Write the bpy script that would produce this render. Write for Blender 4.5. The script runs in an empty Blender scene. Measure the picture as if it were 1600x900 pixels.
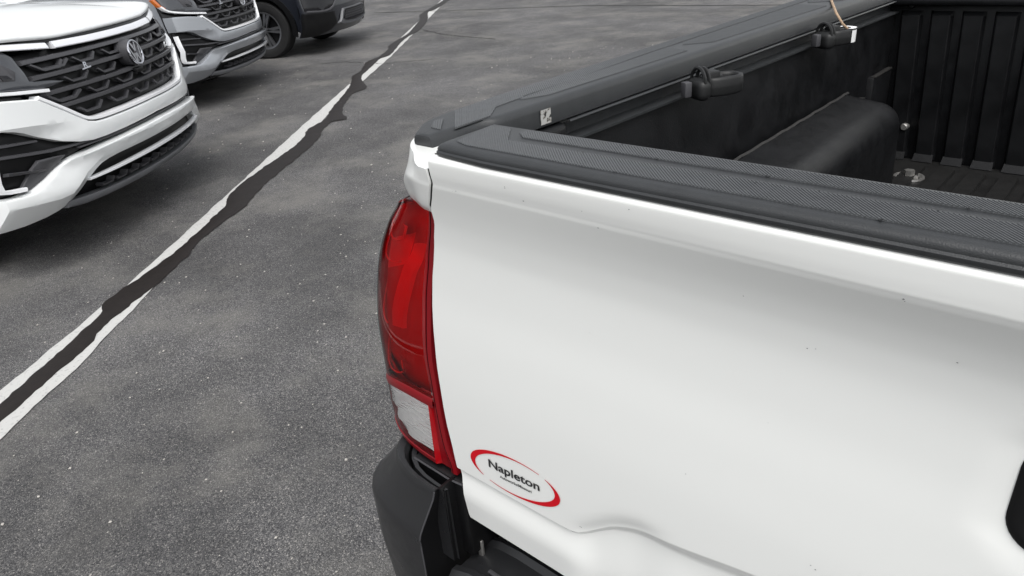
import bpy, bmesh, math, random
import numpy as np
from mathutils import Matrix, Vector
random.seed(7)
S = bpy.context.scene
C = S.collection

# ------------------------------------------------------------------ camera
cam = bpy.data.cameras.new('camera'); cam_o = bpy.data.objects.new('camera', cam); C.objects.link(cam_o)
R = [[.74851191, .25042126, -.61401882], [.65863788, -.3882497, .64456056], [-.07698095, -.88687731, -.45554645]]
M = Matrix([[R[i][0], -R[i][1], -R[i][2], (-.14, -.50, 1.44)[i]] for i in range(3)] + [[0, 0, 0, 1]])
cam_o.matrix_world = M
cam.sensor_width = 36; cam.lens = 36 * 1115.6 / 1600
cam.clip_start = .02; cam.clip_end = 2000
S.camera = cam_o

# ------------------------------------------------------------------ sky, sun, exposure
SUN_EL, SUN_AZ = math.radians(60), math.radians(128)       # azimuth clockwise from +Y
w = bpy.data.worlds.new('World'); S.world = w; w.use_nodes = True
nt = w.node_tree; nt.nodes.clear()
out = nt.nodes.new('ShaderNodeOutputWorld'); bg = nt.nodes.new('ShaderNodeBackground')
sky = nt.nodes.new('ShaderNodeTexSky'); sky.sky_type = 'NISHITA'; sky.sun_disc = False
sky.sun_elevation = SUN_EL; sky.sun_rotation = SUN_AZ; sky.air_density = 1.2; sky.dust_density = 4.0
hsv = nt.nodes.new('ShaderNodeHueSaturation'); hsv.inputs['Saturation'].default_value = .16
# broken cloud cover: soft clouds lighten the sky
tc = nt.nodes.new('ShaderNodeTexCoord'); mp = nt.nodes.new('ShaderNodeMapping'); mp.inputs['Scale'].default_value = (1, 1, 2.2)
nz = nt.nodes.new('ShaderNodeTexNoise'); nz.inputs['Scale'].default_value = 2.4; nz.inputs['Detail'].default_value = 6
rp = nt.nodes.new('ShaderNodeMapRange'); rp.inputs['From Min'].default_value = .38; rp.inputs['From Max'].default_value = .68
rp.inputs['To Min'].default_value = .85; rp.inputs['To Max'].default_value = 1.25
mul = nt.nodes.new('ShaderNodeVectorMath'); mul.operation = 'SCALE'
L_ = nt.links.new
L_(tc.outputs['Generated'], mp.inputs['Vector']); L_(mp.outputs['Vector'], nz.inputs['Vector'])
L_(nz.outputs['Fac'], rp.inputs['Value'])
L_(sky.outputs['Color'], hsv.inputs['Color']); L_(hsv.outputs['Color'], mul.inputs[0]); L_(rp.outputs['Result'], mul.inputs['Scale'])
L_(mul.outputs['Vector'], bg.inputs['Color']); bg.inputs['Strength'].default_value = .15
L_(bg.outputs['Background'], out.inputs['Surface'])
sun = bpy.data.lights.new('sun', 'SUN'); sun.energy = .8; sun.angle = math.radians(40); sun.color = (1, .98, .95)
so = bpy.data.objects.new('sun', sun); C.objects.link(so)
so.rotation_euler = (math.pi / 2 - SUN_EL, 0, math.pi - SUN_AZ)
S.view_settings.view_transform = 'Standard'; S.view_settings.look = 'None'
S.view_settings.exposure = 0.52; S.view_settings.gamma = 1.0
S.view_settings.use_curve_mapping = False
S.cycles.max_bounces = 8; S.cycles.transparent_max_bounces = 12

# ------------------------------------------------------------------ materials
def node_mat(name):
    m = bpy.data.materials.new(name); m.use_nodes = True
    return m, m.node_tree, m.node_tree.nodes['Principled BSDF']

def mat(name, col, rough=.5, metal=0, coat=0, spec=.5, var=0, vscale=8, bump=0, bscale=300, coat_rough=.04, rvar=0):
    m, t, b = node_mat(name)
    b.inputs['Base Color'].default_value = (*col, 1); b.inputs['Roughness'].default_value = rough
    b.inputs['Metallic'].default_value = metal; b.inputs['Coat Weight'].default_value = coat
    b.inputs['Coat Roughness'].default_value = coat_rough; b.inputs['Specular IOR Level'].default_value = spec
    co = t.nodes.new('ShaderNodeTexCoord')
    if var or rvar:
        n = t.nodes.new('ShaderNodeTexNoise'); n.inputs['Scale'].default_value = vscale; n.inputs['Detail'].default_value = 7
        n.inputs['Roughness'].default_value = .62
        t.links.new(co.outputs['Object'], n.inputs['Vector'])
        if var:
            r = t.nodes.new('ShaderNodeMapRange'); r.inputs['From Min'].default_value = .3; r.inputs['From Max'].default_value = .7
            r.inputs['To Min'].default_value = 1 - var; r.inputs['To Max'].default_value = 1 + var
            s = t.nodes.new('ShaderNodeVectorMath'); s.operation = 'SCALE'; s.inputs[0].default_value = col
            t.links.new(n.outputs['Fac'], r.inputs['Value']); t.links.new(r.outputs['Result'], s.inputs['Scale'])
            t.links.new(s.outputs['Vector'], b.inputs['Base Color'])
        if rvar:
            r = t.nodes.new('ShaderNodeMapRange'); r.inputs['From Min'].default_value = .3; r.inputs['From Max'].default_value = .7
            r.inputs['To Min'].default_value = max(.02, rough - rvar); r.inputs['To Max'].default_value = rough + rvar
            t.links.new(n.outputs['Fac'], r.inputs['Value']); t.links.new(r.outputs['Result'], b.inputs['Roughness'])
    if bump:
        n2 = t.nodes.new('ShaderNodeTexNoise'); n2.inputs['Scale'].default_value = bscale; n2.inputs['Detail'].default_value = 3
        bp = t.nodes.new('ShaderNodeBump'); bp.inputs['Strength'].default_value = bump; bp.inputs['Distance'].default_value = .001
        t.links.new(co.outputs['Object'], n2.inputs['Vector']); t.links.new(n2.outputs['Fac'], bp.inputs['Height'])
        t.links.new(bp.outputs['Normal'], b.inputs['Normal'])
    return m

def lens_mat(name, tint, fres_ior=1.5, rough=.02):
    m = bpy.data.materials.new(name); m.use_nodes = True; t = m.node_tree; t.nodes.clear()
    o = t.nodes.new('ShaderNodeOutputMaterial'); tr = t.nodes.new('ShaderNodeBsdfTransparent'); gl = t.nodes.new('ShaderNodeBsdfGlossy')
    tr.inputs['Color'].default_value = (*tint, 1); gl.inputs['Roughness'].default_value = rough
    fr = t.nodes.new('ShaderNodeFresnel'); fr.inputs['IOR'].default_value = fres_ior
    mx = t.nodes.new('ShaderNodeMixShader')
    t.links.new(fr.outputs[0], mx.inputs[0]); t.links.new(tr.outputs[0], mx.inputs[1]); t.links.new(gl.outputs[0], mx.inputs[2])
    t.links.new(mx.outputs[0], o.inputs['Surface'])
    return m

def asphalt_mat():
    m, t, b = node_mat('asphalt'); N = t.nodes.new; l = t.links.new
    co = N('ShaderNodeTexCoord')
    vo = N('ShaderNodeTexVoronoi'); vo.inputs['Scale'].default_value = 310
    l(co.outputs['Object'], vo.inputs['Vector'])
    sep = N('ShaderNodeSeparateColor'); l(vo.outputs['Color'], sep.inputs['Color'])
    st = N('ShaderNodeValToRGB'); e = st.color_ramp.elements
    e[0].position = 0; e[0].color = (.024, .024, .026, 1)
    e[1].position = 1; e[1].color = (.30, .285, .27, 1)
    for p, c in ((.35, (.060, .0592, .061, 1)), (.62, (.090, .0885, .090, 1)), (.85, (.130, .127, .125, 1)), (.96, (.185, .179, .171, 1))):
        q = e.new(p); q.color = c
    l(sep.outputs[0], st.inputs['Fac'])
    # broad worn and dusty patches
    n1 = N('ShaderNodeTexNoise'); n1.inputs['Scale'].default_value = .75; n1.inputs['Detail'].default_value = 5; n1.inputs['Roughness'].default_value = .58
    l(co.outputs['Object'], n1.inputs['Vector'])
    r1 = N('ShaderNodeMapRange'); r1.inputs['From Min'].default_value = .36; r1.inputs['From Max'].default_value = .68
    r1.inputs['To Min'].default_value = .74; r1.inputs['To Max'].default_value = 1.38
    l(n1.outputs['Fac'], r1.inputs['Value'])
    n2 = N('ShaderNodeTexNoise'); n2.inputs['Scale'].default_value = 4.5; n2.inputs['Detail'].default_value = 8; n2.inputs['Roughness'].default_value = .65
    l(co.outputs['Object'], n2.inputs['Vector'])
    r2 = N('ShaderNodeMapRange'); r2.inputs['From Min'].default_value = .3; r2.inputs['From Max'].default_value = .7
    r2.inputs['To Min'].default_value = .84; r2.inputs['To Max'].default_value = 1.18
    l(n2.outputs['Fac'], r2.inputs['Value'])
    mm = N('ShaderNodeMath'); mm.operation = 'MULTIPLY'; l(r1.outputs[0], mm.inputs[0]); l(r2.outputs[0], mm.inputs[1])
    sc = N('ShaderNodeVectorMath'); sc.operation = 'SCALE'; l(st.outputs['Color'], sc.inputs[0]); l(mm.outputs[0], sc.inputs['Scale'])
    # dusty film in the pale patches
    dm = N('ShaderNodeMapRange'); dm.inputs['From Min'].default_value = .48; dm.inputs['From Max'].default_value = .74
    dm.inputs['To Min'].default_value = 0; dm.inputs['To Max'].default_value = .75
    n3 = N('ShaderNodeTexNoise'); n3.inputs['Scale'].default_value = 1.3; n3.inputs['Detail'].default_value = 9; n3.inputs['Roughness'].default_value = .7
    mp3 = N('ShaderNodeMapping'); mp3.inputs['Location'].default_value = (3.1, 7.7, 0); l(co.outputs['Object'], mp3.inputs['Vector']); l(mp3.outputs['Vector'], n3.inputs['Vector'])
    l(n3.outputs['Fac'], dm.inputs['Value'])
    mx = N('ShaderNodeMix'); mx.data_type = 'RGBA'; l(dm.outputs[0], mx.inputs[0]); l(sc.outputs['Vector'], mx.inputs[6])
    mx.inputs[7].default_value = (.205, .197, .180, 1)
    l(mx.outputs[2], b.inputs['Base Color'])
    b.inputs['Roughness'].default_value = .78; b.inputs['Specular IOR Level'].default_value = .45
    bp = N('ShaderNodeBump'); bp.inputs['Strength'].default_value = .7; bp.inputs['Distance'].default_value = .004
    l(vo.outputs['Distance'], bp.inputs['Height']); bp.invert = True; l(bp.outputs['Normal'], b.inputs['Normal'])
    return m

def worn_paint_mat():
    m, t, b = node_mat('line_paint'); N = t.nodes.new; l = t.links.new
    co = N('ShaderNodeTexCoord')
    n = N('ShaderNodeTexNoise'); n.inputs['Scale'].default_value = 60; n.inputs['Detail'].default_value = 8; n.inputs['Roughness'].default_value = .75
    l(co.outputs['Object'], n.inputs['Vector'])
    r = N('ShaderNodeValToRGB'); r.color_ramp.elements[0].position = .34; r.color_ramp.elements[0].color = (.26, .26, .26, 1)
    r.color_ramp.elements[1].position = .45; r.color_ramp.elements[1].color = (.48, .48, .465, 1)
    l(n.outputs['Fac'], r.inputs['Fac']); l(r.outputs['Color'], b.inputs['Base Color'])
    b.inputs['Roughness'].default_value = .8
    bp = N('ShaderNodeBump'); bp.inputs['Strength'].default_value = .5; bp.inputs['Distance'].default_value = .003
    l(n.outputs['Fac'], bp.inputs['Height']); l(bp.outputs['Normal'], b.inputs['Normal'])
    return m

def worn_label_mat():
    m, t, b = node_mat('worn_label'); N = t.nodes.new; l = t.links.new
    co = N('ShaderNodeTexCoord'); n = N('ShaderNodeTexNoise'); n.inputs['Scale'].default_value = 150; n.inputs['Detail'].default_value = 6
    l(co.outputs['Object'], n.inputs['Vector'])
    r = N('ShaderNodeValToRGB'); r.color_ramp.interpolation = 'CONSTANT'
    r.color_ramp.elements[0].color = (.02, .02, .02, 1); r.color_ramp.elements[1].position = .49; r.color_ramp.elements[1].color = (.40, .40, .385, 1)
    q = r.color_ramp.elements.new(.43); q.color = (.22, .21, .19, 1)
    l(n.outputs['Fac'], r.inputs['Fac']); l(r.outputs['Color'], b.inputs['Base Color']); b.inputs['Roughness'].default_value = .6
    return m

MAT = dict(
    white=mat('white_paint', (.80, .81, .79), .45, coat=.8, spec=.4, coat_rough=.17),
    suv_white=mat('white_pearl_paint', (.80, .82, .82), .42, coat=1, spec=.4, coat_rough=.08),
    silver=mat('silver_paint', (.42, .44, .47), .32, metal=.55, coat=1),
    navy=mat('dark_blue_paint', (.012, .014, .02), .3, coat=1),
    rail=mat('rail_plastic', (.026, .028, .030), .44, spec=.5, var=.12, vscale=40, bump=.35, bscale=900),
    tread=mat('tread_plastic', (.075, .079, .083), .46, spec=.5, var=.14, vscale=55, rvar=.06),
    liner=mat('bed_liner', (.0055, .0058, .0066), .45, spec=.26, var=.35, vscale=14, bump=.35, bscale=500, rvar=.1),
    liner_worn=mat('worn_liner_edge', (.0145, .0138, .013), .7, var=.5, vscale=60),
    liner_floor=mat('dusty_bed_floor', (.0100, .0099, .0098), .6, spec=.25, var=.4, vscale=22, bump=.3, bscale=400),
    rubber=mat('rubber', (.012, .0125, .013), .5, spec=.4, bump=.2, bscale=400),
    bumper=mat('bumper_plastic', (.019, .0195, .021), .33, spec=.5, bump=.12, bscale=1200, rvar=.06, vscale=30),
    black=mat('black_plastic', (.0045, .0045, .005), .4, spec=.3),
    gloss=mat('gloss_black', (.008, .008, .010), .14, spec=.5),
    grillebar=mat('grille_bar', (.052, .052, .057), .34, spec=.5),
    chrome=mat('chrome', (.93, .94, .96), .28, metal=.15, coat=1),
    dark_chrome=mat('dark_chrome', (.55, .56, .60), .18, metal=.9),
    satin=mat('satin_trim', (.84, .85, .88), .3, metal=.2, coat=1),
    steel=mat('zinc_steel', (.55, .54, .52), .42, metal=.9, var=.2, vscale=80),
    grey=mat('grey_plastic', (.055, .055, .060), .45),
    skid=mat('grey_skid_plastic', (.13, .133, .142), .4),
    tyre=mat('tyre_rubber', (.007, .007, .0075), .75, var=.2, vscale=30),
    rim=mat('alloy_rim', (.26, .265, .28), .3, metal=.85),
    glass=mat('dark_glass', (.012, .014, .016), .05, spec=.6),
    headlamp=mat('headlamp_glass', (.045, .048, .055), .08, spec=.6, coat=1),
    amber=mat('amber_lens', (.55, .14, .02), .2, coat=1),
    red_ink=mat('red_ink', (.56, .003, .012), .5, spec=.3), black_ink=mat('black_ink', (.012, .012, .014), .5),
    red_lens=lens_mat('red_lens', (.97, .055, .065), 1.34), clear_lens=lens_mat('clear_lens', (.98, .97, .965), 1.3),
    red_solid=mat('red_rim_plastic', (.20, .004, .008), .3, spec=.4),
    red_frame=mat('bright_red_plastic', (.34, .004, .008), .2, coat=.6, spec=.4),
    lamp_dark=mat('lamp_housing', (.50, .45, .45), .35, coat=.5), lamp_bright=mat('lamp_reflector', (.80, .78, .78), .35),
    lamp_mirror=mat('lamp_mirror', (.95, .95, .94), .25, metal=.0, coat=1), lamp_line=mat('lamp_rib', (.95, .8, .8), .4),
    sealer=mat('crack_sealer', (.0125, .0095, .0085), .6, spec=.3, var=.25, vscale=25, bump=.6, bscale=120),
    crack=mat('crack_fill', (.018, .017, .017), .9),
    stone=mat('light_stone', (.42, .40, .37), .85, var=.3, vscale=90),
    cord=mat('tan_cord', (.38, .27, .18), .8, bump=.5, bscale=900),
    white_plastic=mat('white_plastic', (.78, .78, .78), .5),
    asphalt=asphalt_mat(), line=worn_paint_mat(), label=worn_label_mat(),
)

# ------------------------------------------------------------------ mesh helpers
def lerp(a, b, t): return a + (b - a) * t
def sst(a, b, x):
    t = min(1, max(0, (x - a) / (b - a))); return t * t * (3 - 2 * t)
def itp(x, xs, ys): return float(np.interp(x, xs, ys))
def pch(xs, ys):
    """smooth monotone interpolation through a table"""
    xs = np.array(xs, float); ys = np.array(ys, float); h = np.diff(xs); d = np.diff(ys) / h
    m = np.zeros(len(xs)); m[0] = d[0]; m[-1] = d[-1]
    for i in range(1, len(xs) - 1):
        m[i] = 0 if d[i - 1] * d[i] <= 0 else 2 * d[i - 1] * d[i] / (d[i - 1] + d[i])
    def f(x):
        x = min(max(x, xs[0]), xs[-1]); i = min(int(np.searchsorted(xs, x, 'right')) - 1, len(xs) - 2)
        t = (x - xs[i]) / h[i]
        return float((2*t**3 - 3*t*t + 1) * ys[i] + (t**3 - 2*t*t + t) * h[i] * m[i] + (3*t*t - 2*t**3) * ys[i+1] + (t**3 - t*t) * h[i] * m[i+1])
    return f

class MB:
    def __init__(s): s.v = []; s.f = []; s.m = []
    def add(s, vs, fs, mi=0):
        o = len(s.v); s.v += [tuple(map(float, p)) for p in vs]
        s.f += [tuple(i + o for i in f) for f in fs]; s.m += [mi] * len(fs); return s
    def box(s, x0, x1, y0, y1, z0, z1, mi=0, xf=None):
        vs = [(x, y, z) for z in (z0, z1) for y in (y0, y1) for x in (x0, x1)]
        if xf: vs = [xf(p) for p in vs]
        return s.add(vs, [(0, 2, 3, 1), (4, 5, 7, 6), (0, 1, 5, 4), (2, 6, 7, 3), (0, 4, 6, 2), (1, 3, 7, 5)], mi)
    def grid(s, fn, us, vs, mi=0, mfn=None, closed_u=False):
        P = [fn(u, v) for v in vs for u in us]; n = len(us); F = []; o = len(s.v)
        s.v += [tuple(map(float, p)) for p in P]
        for j in range(len(vs) - 1):
            for i in range(n if closed_u else n - 1):
                k = (i + 1) % n
                s.f.append((o + j*n + i, o + j*n + k, o + (j+1)*n + k, o + (j+1)*n + i)); s.m.append(mfn(i, j) if mfn else mi)
        return s
    def tube(s, path, r, n=8, closed=False, mi=0, sy=1.0):
        P = [Vector(p) for p in path]; N = len(P); rows = []
        up = Vector((0, 0, 1))
        for i, p in enumerate(P):
            a = P[(i - 1) % N] if (closed or i) else P[0]; b = P[(i + 1) % N] if (closed or i < N - 1) else P[-1]
            t = (b - a).normalized(); x = t.cross(up)
            if x.length < .05: x = t.cross(Vector((1, 0, 0)))
            x.normalize(); y = x.cross(t)
            rr = r(i / (N - 1)) if callable(r) else r
            rows.append([p + x * rr * math.cos(k * 2 * math.pi / n) + y * rr * sy * math.sin(k * 2 * math.pi / n) for k in range(n)])
        o = len(s.v); s.v += [tuple(q) for row in rows for q in row]
        for i in range(N if closed else N - 1):
            j = (i + 1) % N
            for k in range(n):
                s.f.append((o + i*n + k, o + i*n + (k+1) % n, o + j*n + (k+1) % n, o + j*n + k)); s.m.append(mi)
        if not closed:
            s.f.append(tuple(o + k for k in range(n))); s.m.append(mi); s.f.append(tuple(o + (N-1)*n + k for k in range(n))); s.m.append(mi)
        return s
    def prism(s, poly, z0, z1, mi=0, fn=None):
        """poly in 2D extruded between z0 and z1; fn maps (x, y, z)"""
        n = len(poly); fn = fn or (lambda x, y, z: (x, y, z))
        vs = [fn(x, y, z0) for x, y in poly] + [fn(x, y, z1) for x, y in poly]
        fs = [tuple(range(n)), tuple(range(n, 2*n))] + [(i, (i+1) % n, n + (i+1) % n, n + i) for i in range(n)]
        return s.add(vs, fs, mi)
    def lathe(s, prof, n=32, ax='x', c=(0, 0, 0), mi=0, mfn=None):
        rows = []
        def pt(u, v):
            a, r = prof[v]; th = 2 * math.pi * u / n
            p = (a, r * math.cos(th), r * math.sin(th))
            if ax == 'z': p = (r * math.cos(th), r * math.sin(th), a)
            if ax == 'y': p = (r * math.cos(th), a, r * math.sin(th))
            return (p[0] + c[0], p[1] + c[1], p[2] + c[2])
        return s.grid(pt, list(range(n)), list(range(len(prof))), mi, mfn, closed_u=True)
    def mesh(s, name, mats, angle=40, bevel=0, seg=2, weld=False):
        me = bpy.data.meshes.new(name); me.from_pydata(s.v, [], s.f)
        for m in (mats if isinstance(mats, (list, tuple)) else [mats]): me.materials.append(MAT[m] if isinstance(m, str) else m)
        me.polygons.foreach_set('material_index', s.m)
        bm = bmesh.new(); bm.from_mesh(me)
        if weld: bmesh.ops.remove_doubles(bm, verts=bm.verts, dist=1e-5)
        if bevel:
            es = [e for e in bm.edges if len(e.link_faces) == 2 and e.calc_face_angle(0) > math.radians(28)]
            bmesh.ops.recalc_face_normals(bm, faces=bm.faces)
            bmesh.ops.bevel(bm, geom=es, offset=bevel, segments=seg, affect='EDGES', profile=.5, clamp_overlap=True)
        bmesh.ops.recalc_face_normals(bm, faces=bm.faces)
        bm.to_mesh(me); bm.free()
        me.polygons.foreach_set('use_smooth', [True] * len(me.polygons)); me.set_sharp_from_angle(angle=math.radians(angle))
        return me
    def build(s, name, mats, parent=None, **k):
        o = bpy.data.objects.new(name, s.mesh(name, mats, **k)); C.objects.link(o); o.parent = parent
        return o

def tag(o, label=None, cat=None, group=None, kind=None):
    for k, v in (('label', label), ('category', cat), ('group', group), ('kind', kind)):
        if v: o[k] = v
    return o
def empty(name, loc, rz=0, **k):
    o = bpy.data.objects.new(name, None); C.objects.link(o); o.location = loc; o.rotation_euler.z = rz; o.empty_display_size = .2
    return tag(o, **k)
def copy_tree(o, parent=None):
    c = o.copy(); C.objects.link(c); c.parent = parent
    for ch in [x for x in C.objects if x.parent is o]: copy_tree(ch, c)
    return c
def clip(poly, a, b, c):
    """keep a*x+b*y<=c"""
    r = []
    for i in range(len(poly)):
        p, q = poly[i], poly[(i+1) % len(poly)]; dp = a*p[0] + b*p[1] - c; dq = a*q[0] + b*q[1] - c
        if dp <= 0: r.append(p)
        if dp * dq < 0:
            t = dp / (dp - dq); r.append((lerp(p[0], q[0], t), lerp(p[1], q[1], t)))
    return r
def text_polys(body, size, bold=0):
    cu = bpy.data.curves.new('lettering', 'FONT'); cu.body = body; cu.size = size; cu.offset = size * bold; cu.align_x = 'CENTER'; cu.resolution_u = 4
    o = bpy.data.objects.new('lettering', cu); C.objects.link(o); dg = bpy.context.evaluated_depsgraph_get(); dg.update()
    me = bpy.data.meshes.new_from_object(o.evaluated_get(dg)); me.calc_loop_triangles()
    vs = [(v.co.x, v.co.y) for v in me.vertices]; fs = [tuple(t.vertices) for t in me.loop_triangles]
    bpy.data.objects.remove(o); bpy.data.meshes.remove(me); bpy.data.curves.remove(cu)
    return vs, fs

# ------------------------------------------------------------------ ground, marking, sealer
TH = math.atan2(.648, .762); FW = Vector((math.cos(TH), math.sin(TH), 0)); LF = Vector((-math.sin(TH), math.cos(TH), 0))
def lf(l, f, z=0): p = LF * l + FW * f; return (p.x, p.y, z)
g = MB(); g.add([(-600, -600, 0), (600, -600, 0), (600, 600, 0), (-600, 600, 0)], [(0, 1, 2, 3)])
tag(g.build('ground', 'asphalt'), kind='structure', label='worn dark asphalt of the car park')

ln = MB(); ls = [-40 + .04 * i for i in range(2125)]; rn = random.Random(3)
def edge(l, base, amp, ph): return base + amp * (math.sin(l * 7.3 + ph) * .4 + math.sin(l * 23 + ph * 2) * .35 + rn.uniform(-.6, .6))
ptsL = [lf(l, itp(l, [-40, 1.9, 2.3, 2.8, 3.5, 6, 9, 17, 45], [-2.56, -2.537, -2.51, -2.484, -2.48, -2.473, -2.43, -2.408, -2.38]) + edge(0, 0, .004, 0) + .003 * math.sin(l * 19), .004) for l in ls]
ptsR = [lf(l, itp(l, [-40, 1.6, 2.1, 2.7, 3.3, 7.7, 9.3, 45], [-2.345, -2.332, -2.312, -2.33, -2.341, -2.33, -2.283, -2.25]) + edge(0, 0, .004, 0) + .004 * math.sin(l * 13), .004) for l in ls]
n = len(ls); ln.add(ptsL + ptsR, [(i, i + 1, n + i + 1, n + i) for i in range(n - 1)])
tag(ln.build('parking_line', 'line'), kind='structure', label='worn white painted line on the asphalt')

SL = [(20.4, -27.0), (9.6, -14.6), (-1.2, -2.3), (-2.1, -1.35), (-2.7, -.65), (-3.068, -0.214), (-3.271, 0.046), (-3.489, 0.308), (-3.591, 0.356), (-3.747, 0.603), (-3.874, 0.819), (-4.089, 1.096), (-4.31, 1.352), (-4.566, 1.564), (-5.251, 2.552), (-5.523, 2.815), (-5.661, 3.078), (-5.945, 3.347), (-6.299, 3.725), (-6.638, 4.08), (-6.983, 4.381), (-7.175, 4.542), (-7.299, 4.74), (-7.789, 5.231), (-7.932, 5.543), (-8.274, 5.98), (-8.557, 6.234), (-8.724, 6.45), (-9.294, 7.26), (-9.863, 7.894), (-10.42, 8.51), (-11.043, 9.072), (-11.644, 9.858), (-12.406, 10.917), (-13.9, 12.8), (-17, 16.5)]
SR = [(20.6, -26.9), (9.8, -14.5), (-1.0, -2.2), (-1.95, -1.28), (-2.55, -.68), (-2.919, -0.254), (-2.997, -0.164), (-3.107, -0.008), (-3.25, 0.18), (-3.371, 0.291), (-3.529, 0.54), (-3.751, 0.831), (-3.927, 1.013), (-4.067, 1.22), (-4.234, 1.484), (-4.401, 1.655), (-5.12, 2.616), (-5.412, 2.901), (-5.524, 3.065), (-5.459, 3.168), (-5.69, 3.296), (-5.96, 3.509), (-6.333, 3.9), (-6.398, 4.12), (-6.858, 4.426), (-7.099, 4.628), (-7.461, 5.065), (-7.738, 5.385), (-7.881, 5.704), (-8.272, 6.141), (-8.584, 6.483), (-8.887, 6.862), (-9.359, 7.553), (-9.673, 7.926), (-10.351, 8.642), (-11.216, 9.464), (-11.337, 9.737), (-12.224, 10.924), (-13.75, 12.85), (-16.85, 16.6)]
def to_lf(p): v = Vector((*p, 0)); return (v.dot(LF), v.dot(FW))
def rough_edge(P, seed):
    q = sorted(to_lf(p) for p in P); r = random.Random(seed); ls_ = [a for a, _ in q]; fs_ = [b for _, b in q]; f = pch(ls_, fs_)
    d = {}
    def g(l): return f(l) + .006 * math.sin(l * 31 + seed) * math.sin(l * 11.7) + r.uniform(-.004, .004)
    return g
eL, eR = rough_edge(SL, 1), rough_edge(SR, 2)
se = MB(); ll = [-20 + .03 * i for i in range(1410)]; n = len(ll); P = []
for l in ll:
    a, b = eL(l), eR(l); b = max(b, a + .02)
    P += [lf(l, a, .0045), lf(l, lerp(a, b, .15), .0085), lf(l, lerp(a, b, .85), .0085), lf(l, b, .0045)]
se.add(P, [(4*i + k, 4*i + k + 1, 4*i + k + 5, 4*i + k + 4) for i in range(n - 1) for k in range(3)])
tag(se.build('crack_sealer', 'sealer'), kind='structure', label='dark irregular strip of crack sealer along the white line')

def crack(P, wd, seed):
    r = random.Random(seed); m = MB(); Q = []
    for i in range(len(P) - 1):
        for k in range(12): Q.append((lerp(P[i][0], P[i+1][0], k / 12) + r.uniform(-.02, .02), lerp(P[i][1], P[i+1][1], k / 12) + r.uniform(-.02, .02)))
    V = []
    for i, p in enumerate(Q):
        a = Vector(Q[max(0, i-1)]); b = Vector(Q[min(len(Q)-1, i+1)]); t = (b - a).normalized(); nn = Vector((-t.y, t.x)); ww = wd * r.uniform(.5, 1.2)
        V += [(p[0] + nn.x * ww, p[1] + nn.y * ww, .0042), (p[0] - nn.x * ww, p[1] - nn.y * ww, .0042)]
    m.add(V, [(2*i, 2*i+1, 2*i+3, 2*i+2) for i in range(len(Q) - 1)])
    return m
for i, (P, wd) in enumerate((([(-12.6, 9.2), (-10.872, 9.652), (-9.621, 10.107), (-8.317, 10.54), (-6.45, 10.648), (-4.942, 10.808), (-2, 11.1)], .03),
                             ([(-9.299, 7.564), (-8.601, 7.3), (-8.041, 7.173), (-7.2, 7.1)], .012), ([(-8.36, 4.92), (-8.1, 5.13), (-7.42, 5.21), (-7.0, 5.68)], .010))):
    tag(crack(P, wd, i).build('asphalt_crack', 'crack'), kind='structure')

pb = MB(); r = random.Random(11)
for i in range(700):
    l, f = r.uniform(.2, 9), r.uniform(-4.2, 1.2)
    if i < 330: l, f = r.uniform(.2, 4), r.uniform(-3.0, .2)
    s_ = r.uniform(.0018, .0062) * (1 if l < 4 else 1.5); cx, cy, _ = lf(l, f)
    vs = [(cx + s_ * r.uniform(.6, 1.3) * dx, cy + s_ * r.uniform(.6, 1.3) * dy, s_ * .45 + s_ * r.uniform(.5, .9) * dz) for dx, dy, dz in
          ((1, 0, 0), (0, 1, 0), (-1, 0, 0), (0, -1, 0), (.2, .1, 1), (0, 0, -1), (.7, .7, .4), (-.6, .7, .3))]
    pb.add(vs, [(0, 6, 4), (6, 1, 4), (1, 7, 4), (7, 2, 4), (2, 3, 4), (3, 0, 4), (0, 6, 5), (6, 1, 5), (1, 7, 5), (7, 2, 5), (2, 3, 5), (3, 0, 5)])
tag(pb.build('gravel', 'stone', angle=20), kind='stuff', label='loose pale grit scattered on the asphalt')

# ================================================================== PICKUP TRUCK
truck = empty('pickup_truck', (0, 0, 0), label='white pickup truck with black bed liner and open bed, seen at its tailgate corner', cat='pickup truck')
EZ = [.66, .680, .694, .717, .761, .773, .811, .851, .905, .941, .978, 1.014, 1.056, 1.082, 1.116, 1.145, 1.151, 1.175, 1.196, 1.221, 1.226, 1.25]
EX = [-.727, -.727, -.732, -.734, -.740, -.744, -.749, -.755, -.758, -.760, -.760, -.759, -.754, -.748, -.740, -.732, -.732, -.721, -.712, -.712, -.709, -.709]
tg_x = pch(EZ, EX)
rec = pch([.60, .685, .80, .90, .98, 1.05, 1.10, 1.13, 1.155, 1.175, 1.185, 1.1925, 1.195, 1.30], [.007, .008, .010, .013, .020, .028, .0305, .0280, .0208, .0110, .0052, .0009, 0, 0])
rec_soft = pch([.60, .685, .80, .90, .98, 1.05, 1.10, 1.13, 1.155, 1.175, 1.188, 1.198, 1.208, 1.216, 1.30], [.007, .008, .010, .013, .020, .028, .0300, .0262, .0190, .0112, .0058, .0026, .0008, 0, 0])
lip = pch([1.10, 1.195, 1.203, 1.2175, 1.2200, 1.2218, 1.2230, 1.2255], [-.0125, -.0125, -.0130, -.0132, -.0124, -.0106, -.0075, .002])
zc_x = pch([-.80, -.60, -.55, -.535, -.51, -.487, -.46, -.437, -.376, -.315, -.25, .0], [.772, .774, .775, .777, .793, .811, .825, .833, .844, .855, .862, .868])
HX, HZ0, HZ1 = .150, 1.0, 1.098            # handle recess
def rrect(x, z, hx, z0, z1, r):
    cx, cz = abs(x) - (hx - r), abs(z - (z0 + z1) / 2) - ((z1 - z0) / 2 - r)
    return math.hypot(max(cx, 0), max(cz, 0)) + min(max(cx, cz), 0) - r
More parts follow.
